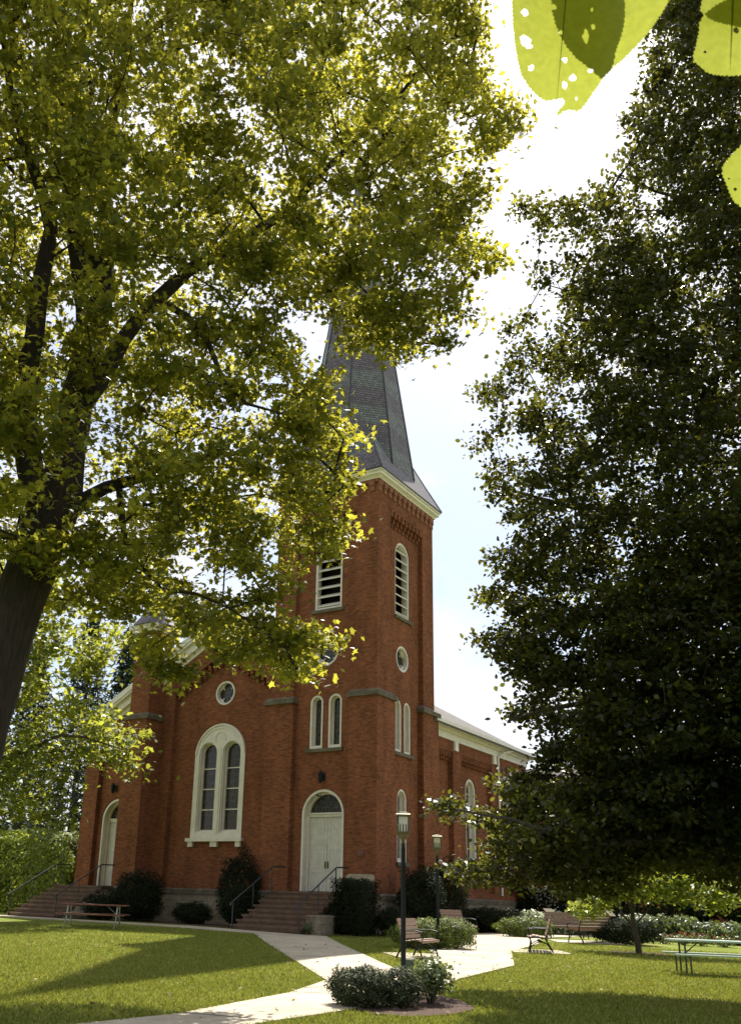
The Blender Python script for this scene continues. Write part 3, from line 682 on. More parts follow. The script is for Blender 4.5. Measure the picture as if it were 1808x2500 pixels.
# the large twin-light window
a0, a1 = U(-10.14), U(-7.30); l1 = (a0+.26, a0+1.25); l2 = (a1-1.25, a1-.26); wW = -.25
g = MB()
for l in (l1, l2): g.plate(GF, arch(l[0], l[1], 3.78, 7.68), [], wW-.30, wW-.27)
gm = g.build('great_window', M['glass2'], church)
f = MB(); f.plate(GF, arch(a0+.004, a1-.004, 3.505, 8.515, 24), [arch(l1[0], l1[1], 3.72, 7.70), arch(l2[0], l2[1], 3.72, 7.70)], wW-.10, wW+.03)
for l in (l1, l2):
    f.ring(GF, arch(l[0]+.003, l[1]-.003, 3.723, 7.697), arch(l[0]+.045, l[1]-.045, 3.80, 7.655), wW-.27, wW-.04)
    f.ring(GF, arch(l[0]+.04, l[1]-.04, 3.79, 7.66), arch(l[0]+.085, l[1]-.085, 3.87, 7.615), wW-.27, wW-.19)
f.ring(GF, arch(a0+.10, a1-.10, 7.72, 8.42, 24)[2:]+[], arch(a0+.15, a1-.15, 7.72, 8.37, 24)[2:], wW+.028, wW+.05) if False else None
cc = (a0+a1)/2
def arcs(c, z, r1, r2, x0, x1, w0, w1, n=20):
    lo = [(c+r1*math.cos(x0+(x1-x0)*i/n), z+r1*math.sin(x0+(x1-x0)*i/n)) for i in range(n+1)]; li = [(c+r2*math.cos(x0+(x1-x0)*i/n), z+r2*math.sin(x0+(x1-x0)*i/n)) for i in range(n+1)]
    f.plate(GF, lo+li[::-1], [], w0, w1)
arcs(cc, 7.10, 1.24, 1.19, R(35), R(145), wW+.029, wW+.055); arcs(cc, 7.86, .30, .26, R(-30), R(210), wW+.029, wW+.055)
arcs(cc, 7.10, 1.40, 1.33, R(2), R(178), wW+.029, wW+.075)
f.fbox(GF, cc-.09, cc+.09, 3.70, 7.4, wW+.031, wW+.06)
f.build('frame', M['white'], gm)
s = MB(); s.fbox(GF, a0-.13, a1+.13, 3.36, 3.50, wW-.1, wW+.20)
for c in (a0+.10, cc, a1-.10): s.fbox(GF, c-.13 if c != cc else c-.19, c+.13 if c != cc else c+.19, 3.14, 3.36, wW+.002, wW+.13)
s.build('sill', M['white'], gm)
for l in (l1, l2):
    for z in (4.72, 5.62, 6.52): b = MB(); b.fbox(GF, l[0]+.10, l[1]-.10, z, z+.045, wW-.27, wW-.22); b.build('glazing_bar', M['white'], gm)

def door(fr, u0, u1, z0, z1, w, name, dz, label):
    r_ = (u1-u0)/2; zs = z1-r_
    d = MB(); m_ = (u0+u1)/2; dw = w-.40
    for a, b_ in ((u0+.12, m_-.006), (m_+.006, u1-.12)):
        d.fbox(fr, a, b_, z0+.02, dz, dw-.05, dw)
        c0, c1 = a+.12, b_-.12
        for p0, p1 in ((z0+.22, z0+.74), (z0+.90, z0+1.62), (z0+1.76, dz-.16)):
            d.ring(fr, [(c0, p0), (c1, p0), (c1, p1), (c0, p1)], [(c0+.03, p0+.03), (c1-.03, p0+.03), (c1-.03, p1-.03), (c0+.03, p1-.03)], dw-.01, dw+.012)
    do = d.build(name, M['door'], church); do['label'] = label
    f = MB(); outer = [(u0+.004, z0+.001)]+[(u0+.004, zs)]; n = 18; c = (u0+u1)/2
    lo = [(u1-.004, z0+.002)]+[(c+(r_-.004)*math.cos(math.pi*i/n), zs+(r_-.004)*math.sin(math.pi*i/n)) for i in range(n+1)]+[(u0+.004, z0+.002)]
    li = [(u1-.10, z0+.002)]+[(c+(r_-.10)*math.cos(math.pi*i/n), zs+(r_-.10)*math.sin(math.pi*i/n)) for i in range(n+1)]+[(u0+.10, z0+.002)]
    f.plate(fr, lo+li[::-1], [], dw-.06, w-.02)
    lo2 = [(u1-.095, z0+.002)]+[(c+(r_-.095)*math.cos(math.pi*i/n), zs+(r_-.095)*math.sin(math.pi*i/n)) for i in range(n+1)]+[(u0+.095, z0+.002)]
    li2 = [(u1-.17, z0+.002)]+[(c+(r_-.17)*math.cos(math.pi*i/n), zs+(r_-.17)*math.sin(math.pi*i/n)) for i in range(n+1)]+[(u0+.17, z0+.002)]
    f.plate(fr, lo2+li2[::-1], [], dw-.06, dw+.10)
    f.fbox(fr, u0+.12, u1-.12, dz+.01, dz+.12, dw-.04, dw+.06); f.fbox(fr, u0+.12, u1-.12, dz+.12, dz+.17, dw-.04, dw+.12)
    f.build('door_frame', M['white'], do)
    q = MB(); q.plate(fr, [(u1-.15, dz+.17)]+[(c+(r_-.13)*math.cos(math.pi*i/n), max(dz+.172, zs+(r_-.13)*math.sin(math.pi*i/n))) for i in range(n+1)]+[(u0+.15, dz+.17)], [], dw-.03, dw-.01)
    q.build('fanlight', M['glass'], do)
    h = MB(); 
    for z in (z0+.35, z0+1.15, z0+1.9, dz-.25): h.fbox(fr, u0+.125, u0+.165, z, z+.13, dw+.001, dw+.02)
    h.build('hinge', M['iron'], do)
    k = MB()
    for x in (m_-.07, m_+.045): k.fbox(fr, x, x+.03, z0+.90, z0+1.10, dw+.02, dw+.05); k.fbox(fr, x-.01, x+.04, z0+.86, z0+1.14, dw+.001, dw+.012)
    k.build('handle', M['bronze'], do)
    bk = MB(); bk.fbox(fr, u0-.2, u1+.2, z0-.1, z1+.1, dw-.5, dw-.46); bk.build('dark_backing', M['dark'], do)  # flat near-black sheet behind the door, standing in for interior shade
door(FRONT, 1.60, 3.56, Z1, 5.27, RW, 'door', 4.22, 'white double door with dark fanlight at the foot of the tower')
door(GF, U(-15.7), U(-13.74), Z1, 5.36, -.25, 'door', 4.30, 'white double door with fanlight in the left bay behind the turret')
def sconce(fr, u, z, w):
    s = MB(); s.fbox(fr, u-.09, u+.09, z-.14, z+.14, w+.001, w+.03); s.tube([fr(u, z+.10, w+.02), fr(u, z+.20, w+.12), fr(u, z+.14, w+.2)], .015, 6)
    c = fr(u, z-.2, w+.2); s.lathe(c, [(.03, -.06), (.08, 0), (.12, .30), (.13, .31), (.05, .40), (.02, .46)], 6); o = s.build('sconce', M['iron'], church)
    g = MB(); g.lathe(c, [(.078, .02), (.115, .28)], 6); g.build('lamp_glass', M['frost'], o)
sconce(FRONT, 2.57, 5.74, RW); sconce(GF, U(-14.98), 5.85, -.25)
q = MB(); q.tube([FRONT(2.58, 4.98, RW-.02), FRONT(2.58, 4.98, RW+.16)], .02, 6); q.tube([FRONT(2.38, 5.06, RW+.12), FRONT(2.48, 4.98, RW+.16), FRONT(2.58, 5.0, RW+.18), FRONT(2.68, 4.92, RW+.16), FRONT(2.74, 5.0, RW+.12)], .025, 6)
q.build('bracket_lamp', M['iron'], church)
q = MB(); c = FRONT(T-.64, 2.83, .0); q.tube([c+Vector((0, .01, 0)), c+Vector((0, -.035, 0))], .15, 20); q.tube([c+Vector((0, -.03, 0)), c+Vector((0, -.05, 0))], .10, 20); q.build('roundel', plain('dull_purple_bronze', (.16, .06, .05), .6, .3, 12), church)
def rrect(u0, u1, z0, z1, r_, n=5):
    o = []
    for cx, cz, a in ((u1-r_, z0+r_, -90), (u1-r_, z1-r_, 0), (u0+r_, z1-r_, 90), (u0+r_, z0+r_, 180)): o += [(cx+r_*math.cos(R(a+90*i/n)), cz+r_*math.sin(R(a+90*i/n))) for i in range(n+1)]
    return o
q = MB(); q.plate(FRONT, rrect(T-1.26, T-.05, 1.43, 2.06, .14), [], .001, .045); q.build('stone_panel', M['cream'], church)

# ---- lower wing behind, reaching out to the right
wing = empty('brick_wing', (0, 0, 0)); tag(wing, 'low brick wing with grey roof and white gable trim behind the dark tree', 'building')
WF = Fr((-.4, 18.9, 0), (1, 0, 0), (0, -1, 0)); m_ = MB()
wq = [(2.2, 3.3), (5.2, 6.3), (8.2, 9.3), (11.2, 12.3), (14.2, 15.3)]
m_.plate(WF, [(-15, 0), (18, 0), (18, 6.0), (-15, 6.0)], [arch(a, b, 1.9, 4.6) for a, b in wq], -.4, 0); m_.box(17.2, 17.6, 19.3, 27, 0, 6.0); m_.box(-15.4, 17.2, 26.6, 27, 0, 6)
m_.build('wall', M['brick'], wing)
m_ = MB(); m_.add([(-15.6, 18.3, 5.95), (18.1, 18.3, 5.95), (18.1, 23, 9.0), (-15.6, 23, 9.0), (-15.6, 27.5, 5.95), (18.1, 27.5, 5.95)], [(0, 1, 2, 3), (3, 2, 5, 4)])
m_.add([(-15.6, 18.3, 5.83), (18.1, 18.3, 5.83), (18.1, 23, 8.88), (-15.6, 23, 8.88)], [(3, 2, 1, 0)]); m_.build('roof', M['shingle'], wing)
m_ = MB(); m_.box(-.45, 18.12, 18.32, 18.40, 5.62, 5.92); m_.box(-.4, 18.0, 18.40, 18.896, 5.58, 5.66); m_.build('fascia', M['white'], wing)
for a, b in wq:
    g = MB(); g.plate(WF, arch(a+.02, b-.02, 1.92, 4.58), [], -.3, -.27); go = g.build('window', M['glass2'], wing)
    f2 = MB(); f2.ring(WF, arch(a+.003, b-.003, 1.903, 4.597), arch(a+.1, b-.1, 2.0, 4.5), -.28, -.05); f2.build('frame', M['white'], go)
porch = empty('gabled_porch', (0, 0, 0)); tag(porch, 'small white gabled porch with dark roof in the angle of nave and wing', 'porch')
m_ = MB(); m_.box(.9, 3.3, 15.0, 18.2, 4.9, 6.5); m_.add([(.9, 15, 6.5), (3.3, 15, 6.5), (2.1, 15, 7.3), (.9, 18.2, 6.5), (3.3, 18.2, 6.5), (2.1, 18.2, 7.3)], [(0, 1, 2), (5, 4, 3)])
for x in (1.0, 3.1): m_.box(x-.1, x+.1, 15.05, 15.25, 0, 4.9)
m_.build('gable', M['white'], porch)
m_ = MB()
for s_ in (-1, 1): m_.add([(2.1, 14.7, 7.48), (2.1+s_*1.6, 14.7, 6.42), (2.1+s_*1.6, 18.4, 6.42), (2.1, 18.4, 7.48), (2.1, 14.7, 7.38), (2.1+s_*1.6, 14.7, 6.32), (2.1+s_*1.6, 18.4, 6.32), (2.1, 18.4, 7.38)], [(0, 1, 2, 3), (7, 6, 5, 4), (0, 4, 5, 1), (1, 5, 6, 2)])
m_.build('roof', M['lead'], porch)

# ================================================================== STEPS
def stair(name, x0, x1, label, right_rail=True):
    root = empty(name, ((x0+x1)/2, -.3, 0)); tag(root, label, 'steps', 'stone steps up to the church doors')
    w = (x1-x0)/2; n = 7; tr = .34; ris = 1.38/8
    for i in range(n+1):   # i=0 the landing
        m = MB(); y0 = -.45-tr*i if i else -.45; top = 1.38-ris*i
        yb = .55 if i == 0 else -.45-tr*(i-1)
        j = .012*math.sin(i*2.3)
        m.box(-w+j, w+j, (-.45-tr*i-.03)+.0, yb+.06 if i == 0 else yb-.031, top-.075, top)
        m.box(-w+.05+j, w-.05+j, (-.45-tr*i), yb+.05 if i == 0 else yb-.032, top-ris, top-.077)
        m.build('step', M['step'], root)
    m = MB(); m.box(-w+.06, w-.06, -.44-tr*6, .2, -.3, .1)
    m.build('step_base', M['stone'], root)
    for sx_, on_ in ((-w+.12, True), (w-.10, right_rail)):
        if not on_: continue
        r_ = MB(); yb = -.45-tr*n-.05
        r_.tube([(sx_, yb, -.05), (sx_, yb, .92)], .024, 8); r_.tube([(sx_, -.55, 1.3), (sx_, -.55, 2.22)], .024, 8); r_.tube([(sx_, -1.7, .75), (sx_, -1.7, 1.62)], .018, 8)
        r_.tube([(sx_, yb-.14, .80), (sx_, yb-.12, .90), (sx_, yb, .95), (sx_, -.62, 2.20), (sx_, -.50, 2.26), (sx_, .30, 2.28)], .026, 8)
        r_.build('handrail', M['rail'], root)
    return root
s1 = stair('entrance_steps', -4.2, -1.1, 'wide brown stone steps with blue handrails up to the tower door')
ck = MB(); ck.box(1.56, 2.1, -2.6, .1, -.2, .52); ck.box(1.54, 2.12, -2.64, .12, .52, .60); ck.build('cheek_block', M['stone'], s1)
s2 = stair('entrance_steps', -16.3, -13.2, 'brown stone steps beside the hedge up to the far left door')

# ================================================================== LAMPS
def lamp_post(loc, h, label):
    root = empty('lamp_post', loc); tag(root, label, 'lamp post', 'square lantern lamp posts beside the path')
    p = MB(); p.lathe((0, 0, -.1), [(.07, 0), (.07, .35), (.046, .42), (.042, h-.48)], 12); p.build('pole', M['iron'], root)
    b = MB(); z = h-.54; b.lathe((0, 0, z-.12), [(.05, 0), (.05, .14), (.07, .16), (.165, .24), (.175, .27)], 4, square=True); b.build('lantern_base', M['bronze'], root)
    fr = MB(); zb = z+.15; zt = h-.07; s_ = .118
    for x in (-s_, s_):
        for y in (-s_, s_): fr.box(x-.012, x+.012, y-.012, y+.012, zb, zt)
    for z_ in (zb, zt-.02):
        for x in (-s_, s_): fr.box(x-.011, x+.011, -s_, s_, z_, z_+.02); fr.box(-s_, s_, x-.011, x+.011, z_+.001, z_+.021)
    fr.build('lantern_frame', M['bronze'], root)
    c = MB(); c.lathe((0, 0, zt), [(.195, 0), (.205, .018), (.17, .035), (.155, .04), (.155, .055), (.05, .07)], 4, square=True); c.build('lantern_cap', M['bronze'], root)
    g = MB(); g.box(-.085, .085, -.085, .085, zb+.02, zt-.01); g.build('lantern_glass', M['frost'], root)
    k = MB()
    for a in range(4):
        ca, sa = math.cos(a*math.pi/2), math.sin(a*math.pi/2)
        for t in (-.055, 0, .055):
            x, y = .092*ca-t*sa, .092*sa+t*ca; k.lathe((x, y, zb+.02), [(.011, 0), (.011, .12), (.003, .15)], 6)
    k.build('candle_tube', M['bronze'], root)
    return root
lp = lamp_post(on(984, 18.3), 3.10, 'taller looking dark lamp post rising from the clipped shrubs at the path corner'); lp.rotation_euler.z = R(28)
p = on(1069, 29.5); lp2 = copy_tree(lp); lp2.location = p; lp2.scale = (1.06,)*3; lp2['label'] = 'farther lamp post in front of the tower corner, behind the benches'
ub = empty('utility_post', on(1000, 18.9)); tag(ub, 'short grey capped utility box on a stake beside the near lamp post', 'utility box')
m = MB(); m.box(-.07, .07, -.05, .05, .22, .42); m.build('box', M['green_metal'], ub)
m = MB(); m.box(-.09, .09, -.07, .07, .42, .455); m.build('lid', M['galv'], ub)
m = MB(); m.tube([(-.03, 0, -.05), (-.03, 0, .22)], .018, 6); m.tube([(.03, 0, -.05), (.03, 0, .22)], .018, 6); m.build('stake', M['green_metal'], ub)

# ================================================================== BENCHES
def make_bench():
    root = empty('park_bench'); L = .78
    # profile of seat and back, front at -y
    seat = [(-.27, .41), (-.17, .44), (-.07, .43), (.03, .41), (.13, .40)]; back = [(.20, .50), (.235, .60), (.265, .70), (.295, .80), (.325, .89)]
    s_ = MB()
    for y, z in seat: s_.obox((0, y, z), (L, 0, 0), (0, .043, .002), (0, 0, .013))
    s_.obox((0, -.325, .395), (L, 0, 0), (0, .012, 0), (0, -.004, .032)); s_.build('seat', M['wood'], root)
    b = MB()
    for y, z in back: b.obox((0, y, z), (L, 0, 0), (0, .010, .041), (0, .012, -.003))
    b.build('backrest', M['wood'], root)
    for sx_ in (-L+.06, L-.06):
        e = MB()
        e.tube([(sx_, -.31, 0), (sx_, -.27, .14), (sx_, -.25, .28), (sx_, -.30, .40)], [.026, .018, .017, .022], 6)
        e.tube([(sx_, .36, 0), (sx_, .28, .16), (sx_, .20, .30), (sx_, .19, .42), (sx_, .24, .60), (sx_, .345, .93)], [.028, .019, .018, .022, .018, .014], 6)
        e.tube([(sx_, -.31, .38), (sx_, -.10, .40), (sx_, .10, .375), (sx_, .20, .44)], .017, 6)
        e.tube([(sx_, -.27, .13), (sx_, -.14, .24), (sx_, .0, .28), (sx_, .16, .24), (sx_, .29, .13)], .014, 6)
        e.tube([(sx_, -.06, .275), (sx_, 0, .31), (sx_, .06, .275)], .02, 6)
        e.build('leg', M['iron'], root)
        a = MB(); a.tube([(sx_, -.30, .40), (sx_, -.33, .52), (sx_, -.30, .62), (sx_, -.12, .655), (sx_, .10, .645), (sx_, .26, .66)], [.015, .016, .02, .017, .016, .014], 6)
        a.build('armrest', M['iron'], root)
    return root
bench0 = make_bench(); used = False
def bench(px, d, face, label, lift=.0):
    global used
    o = bench0 if not used else copy_tree(bench0); used = True
    o.location = on(px, d, lift); o.rotation_euler = (0, 0, face+math.pi/2); tag(o, label, 'bench', 'slatted park benches with black iron ends'); return o
cr_ = YAW   # picture-right direction angle over the ground
bench(1021, 25.5, cr_-R(24), 'slatted bench nearest the tall lamp post, turned towards the path', .03)
bench(1120, 35.5, cr_-R(38), 'slatted bench in front of the dark evergreens below the nave wall', .02)
bench(1316, 30.6, cr_+math.pi-R(13), 'slatted bench seen end-on at the right edge of the pale path', .03)
bench(1385, 39.5, cr_-math.pi/2, 'slatted bench facing the lawn in front of the variegated flower bed', .03)
bench(1438, 36.3, cr_+math.pi-R(58), 'slatted bench showing its brown back beside the flower bed', .03)
pad(1040, 26.3, 1.9, 1.9, YAW+R(10)); pad(1140, 35.5, 1.9, 1.7, YAW+R(10)); pad(1310, 30.6, 1.7, 1.5, YAW); pad(1430, 36.8, 2.4, 1.4, YAW)

# ================================================================== PICNIC TABLES
def picnic(loc, rot, mat, legmat, label, curved=False, L=1.2):
    root = empty('picnic_table', loc, rot); tag(root, label, 'picnic table')
    t = MB()
    for y in (-.30, -.15, 0, .15, .30): t.obox((0, y, .75), (L, 0, 0), (0, .068, 0), (0, 0, .020))
    t.build('tabletop', mat, root)
    for s_ in (-1, 1):
        b = MB()
        for y in (.60, .73): b.obox((0, y*s_, .44), (L, 0, 0), (0, .06, 0), (0, 0, .018))
        b.build('seat', mat, root)
    for x in (-L+.32, L-.32):
        f_ = MB()
        if curved:
            f_.tube([(x, -.80, .02), (x, -.66, .06), (x, -.40, .30), (x, -.30, .60), (x, -.28, .72), (x, .28, .72), (x, .30, .60), (x, .40, .30), (x, .66, .06), (x, .80, .02)], .022, 8)
            f_.tube([(x, -.74, .42), (x, -.30, .40), (x, .30, .40), (x, .74, .42)], .02, 8)
        else:
            for y in (-.26, .26): f_.tube([(x, y, 0), (x, y, .73)], .022, 8)
            for y in (-.68, .68): f_.tube([(x, y, 0), (x, y, .42)], .020, 8)
            f_.tube([(x, -.68, .40), (x, .68, .40)], .02, 8); f_.tube([(x, -.3, .72), (x, .3, .72)], .02, 8)
        f_.build('leg', legmat, root)
        br = MB(); br.tube([(x, 0, .41), (x-math.copysign(.38, x), 0, .72)], .014, 6); br.build('brace', legmat, root)
    return root
picnic(on(1762, 25.6), YAW-R(8), M['pale_metal'], M['green_metal'], 'pale green metal picnic table standing on the sunny lawn', L=1.25)
picnic(on(222, 34.2), YAW+R(2), M['redwood'], M['galv'], 'red brown picnic table with curved pale legs in the shade by the left steps', True, 1.15)

# ================================================================== SIGN PANELS
def sign(px, d, rot, label):
    root = empty('sign_panel', on(px, d), rot); tag(root, label, 'sign', 'tilted sign panels on paired posts')
    for x in (-.17, .17):
        m = MB(); m.tube([(x, 0, -.05), (x, 0, .92)], .02, 6); m.build('post', M['iron'], root)
    m = MB(); m.obox((0, -.02, .98), (.24, 0, 0), (0, .13, .10), (0, -.009, .012)); m.build('panel', M['bronze'], root); return root
sign(1343, 41, YAW+R(30), 'shiny tilted panel on two dark posts by the left end of the flower bed')
sign(1488, 41, YAW+R(20), 'shiny tilted panel on two dark posts behind the slender young tree')
lw = empty('retaining_wall', on(1520, 52), YAW); tag(lw, 'low grey wall behind the flower bed', 'wall')
m = MB(); m.box(-3.4, 5, -.2, .2, -.2, 1.25); m.build('wall', plain('grey_render', (.20, .20, .22), .9, .25, 2), lw); m = MB(); m.box(-3.5, 5.1, -.26, .26, 1.25, 1.35); m.build('coping', M['cap'], lw)

# ================================================================== SHRUBS
def shrub(name, loc, rad, n, size, tpl, mat, label, cat='shrub', box=False, lift=.0, group=None, vlo=0., stem=True, shell=.5, flat=0):
    root = empty(name, loc); tag(root, label, cat, group)
    rx_, ry_, rz_ = rad; d = sph(n)
    if box:
        d = RNG.uniform(-1, 1, (n, 3)); ax = RNG.integers(0, 3, n); big = np.abs(d).max(1); d = d/big[:, None]; d = np.sign(d)*np.abs(d)**.9
    lump = 1+.13*np.sin(d[:, 0]*5+loc[0]*3)*np.cos(d[:, 1]*4.3+loc[1])+.10*np.sin(d[:, 2]*7+2*d[:, 0]*3)
    if box: lump = 1+(lump-1)*(.8 if rx_ > 3 else .35)
    r_ = RNG.uniform(shell, 1, n)**.6*lump
    p = d*r_[:, None]*np.array([rx_, ry_, rz_]); p[:, 2] += rz_*.92+lift; keep = p[:, 2] > .02; p = p[keep]; d = d[keep]
    nrm = d+RNG.normal(0, .55, d.shape)+np.array([0, 0, .3])
    o = leaves('foliage', p, nrm, RNG.uniform(.7, 1.25, len(p))*size, tpl, mat, root)
    if stem:
        s_ = MB()
        for k in range(7):
            a = k*2.4; q = np.array([math.cos(a)*rx_*.6, math.sin(a)*ry_*.6, rz_*1.2+lift]); s_.tube([(.03*math.cos(a), .03*math.sin(a), -.05), (q[0]*.4, q[1]*.4, q[2]*.45), tuple(q)], [.02, .014, .006], 5)
        s_.build('stem', M['bark2'], root)
    return root
shrub('yew_bush', on(878, 14.9), (.50, .42, .30), 6500, .06, 'needle', M['blue_yew'], 'low grey green evergreen bush at the foot of the near lamp post')
shrub('yew_bush', on(968, 15.1), (.40, .40, .29), 4500, .06, 'needle', M['blue_yew'], 'rounded evergreen bush between the lamp post and the leafy shrub')
shrub('leafy_shrub', on(1050, 15.7), (.37, .36, .30), 1500, .058, 'oval', M['shrub'], 'loose pale leafy shrub on the mulch right of the near lamp post', lift=.12, shell=.15)
# foundation planting
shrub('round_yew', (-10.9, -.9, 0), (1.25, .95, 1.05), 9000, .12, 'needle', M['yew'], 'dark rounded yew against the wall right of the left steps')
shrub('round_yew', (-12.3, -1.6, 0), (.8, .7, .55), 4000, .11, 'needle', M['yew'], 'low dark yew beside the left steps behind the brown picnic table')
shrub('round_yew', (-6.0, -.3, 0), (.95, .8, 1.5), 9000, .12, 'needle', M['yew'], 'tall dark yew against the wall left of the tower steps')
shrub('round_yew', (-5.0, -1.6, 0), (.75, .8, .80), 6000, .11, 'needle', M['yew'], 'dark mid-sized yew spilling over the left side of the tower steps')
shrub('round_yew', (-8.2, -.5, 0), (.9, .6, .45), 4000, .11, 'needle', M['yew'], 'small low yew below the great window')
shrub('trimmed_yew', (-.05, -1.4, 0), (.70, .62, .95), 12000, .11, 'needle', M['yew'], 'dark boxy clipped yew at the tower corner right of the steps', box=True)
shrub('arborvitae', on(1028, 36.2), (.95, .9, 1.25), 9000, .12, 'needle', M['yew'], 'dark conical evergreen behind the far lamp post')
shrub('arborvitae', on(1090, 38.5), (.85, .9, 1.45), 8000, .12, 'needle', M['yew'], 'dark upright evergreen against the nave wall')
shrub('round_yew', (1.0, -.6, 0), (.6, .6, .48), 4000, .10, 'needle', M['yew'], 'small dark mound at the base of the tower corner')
shrub('juniper', on(1020, 29.5), (.85, .7, .42), 5000, .10, 'needle', M['juniper'], 'bright yellow green juniper behind the nearest bench')
shrub('juniper', on(1085, 30.0), (.95, .8, .46), 6000, .10, 'needle', M['juniper'], 'olive spreading juniper between the two left benches')
for i, (px, d, w, h) in enumerate(((1180, 43, 1.2, .55), (1245, 44, 1.3, .5))):
    shrub('round_yew', on(px, d), (w, .8, h), 5000, .12, 'needle', M['yew'], ['dark low evergreen hedge clump below the nave wall', 'dark low evergreen clump left of the variegated bed'][i])
vb = [(1238, 44, .85), (1300, 43.5, .8), (1352, 44.5, .8), (1410, 45, .75), (1560, 43, .9), (1615, 42.5, .8), (1672, 42, .8), (1730, 41.5, .8), (1785, 41, .8)]
vl = ['first mound of pale variegated leaves left of the benches', 'second mound of pale variegated leaves behind the end-on bench', 'mound of pale variegated leaves beside the shiny sign panel', 'mound of pale variegated leaves above the lawn-facing bench', 'broad pale variegated mound just left of the slender tree trunk',
      'variegated mound just right of the slender tree trunk', 'variegated mound in the middle of the right bed', 'variegated mound above the picnic table end', 'variegated mound at the right edge of the bed']
for (px, d, w), l in zip(vb, vl):
    shrub('variegated_plant', on(px, d), (w, .7, .52 if px < 1700 else .42), 1500, .13, 'oval', M['hosta'] if px < 1600 else M['shrub'], l, 'plant', group='mounded plants along the flower bed', shell=.3)
shrub('round_yew', on(1277, 38.5), (1.15, .7, .38), 5000, .11, 'needle', M['juniper'], 'low olive green mound behind the end-on bench')
shrub('round_yew', on(1520, 37.0), (1.35, .9, .46), 6000, .11, 'needle', M['yew'], 'dark low mound beside the bench that shows its back')
fl_l = ['red flowers at the foot of the variegated mound by the tree', 'red and green flowers right of the tree trunk', 'red flowers in the middle of the right bed', 'small red flowers above the picnic table', 'red flowers at the right edge of the bed']
for i, px in enumerate((1575, 1620, 1668, 1712, 1768)):
    rt = shrub('flower_clump', on(px, 38.6), (.45, .3, .20), 500, .07, 'small', M['shrub'], fl_l[i], 'flowers', group='red flowers along the bed edge', shell=.2)
    p_ = sph(24)*np.array([.45, .3, .2]); p_[:, 2] = np.abs(p_[:, 2])+.22; leaves('blossom', p_, upish(24), .08, 'small', M['flower'], rt)
rt = shrub('flower_clump', (-.95, -2.95, 0), (.22, .2, .2), 300, .06, 'small', M['shrub'], 'single small plant with red blooms beside the tower steps', 'flowers', group='red flowers along the bed edge', shell=.2)
p_ = sph(12)*np.array([.08, .08, .08]); p_[:, 2] += .52; leaves('blossom', p_, upish(12), .07, 'small', M['flower'], rt)
shrub('darkening_hedge', (4.0, 15.6, 0), (4.2, .9, 1.0), 15000, .16, 'oval', M['yew'], 'added dark hedge covering the bright wing wall behind the benches and the shiny panels', 'hedge', box=True, shell=.8)  # both hedges here are added to darken the wing wall, which showed too bright
shrub('darkening_hedge', (13.2, 15.2, 0), (4.2, .9, 1.15), 15000, .16, 'oval', M['yew'], 'added dark hedge covering the bright wing wall at the right edge behind the flower bed', 'hedge', box=True, shell=.8)
# hedge at the far left
shrub('hedge', (-21.2, 2.4, 0), (4.0, 1.5, 2.0), 26000, .16, 'oval', M['bright'], 'tall clipped hedge beside the left steps', 'hedge', box=True, shell=.8)

# ================================================================== TREES
def tree(name, label, poly, d0, thick, ncl, per, rad, size, tpl, mat, bark, skel, r_tip=.012, holes=(), tilt=.8, extra=None, sides=6, group=None, cat='tree', shell=.55, grow=150., flat=.6, power=2.4, lump=0., clear=None, ls=1.25, boost=None):
    root = empty(name, tuple(skel[0][0][:3])); tag(root, label, cat, group); base = np.array(skel[0][0][:3])
    C = crown_points(poly, d0, thick, ncl, grow, shell, holes, lump, clear, ls)
    if extra is not None: C = np.concatenate([C, extra])
    B, par, rd = grow_limbs(skel, C, r_tip, power=power)
    limb_mesh('trunk', B-base, par, rd, bark, root, sides=sides)
    P = clump(C, per, RNG.uniform(.65, 1.3, len(C))*rad, flat); n = len(P)
    nr = upish(n, tilt); v = np.clip(np.repeat(RNG.uniform(0, .75, len(C)), per)+RNG.normal(0, .18, n), 0, 1)
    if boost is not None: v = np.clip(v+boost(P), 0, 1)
    leaves('crown', P-base, nr, RNG.uniform(.6, 1.2, n)*size, tpl, mat, root, v); return root, B, par
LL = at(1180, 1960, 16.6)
def low_branch_sun(P):   # leaf colour lightened round the low left bough, painting sunlight into it
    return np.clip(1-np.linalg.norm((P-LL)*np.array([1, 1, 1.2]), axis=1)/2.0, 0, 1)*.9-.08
def A(px, py, d, r=None): p = at(px, py, d); return (p[0], p[1], p[2], r)
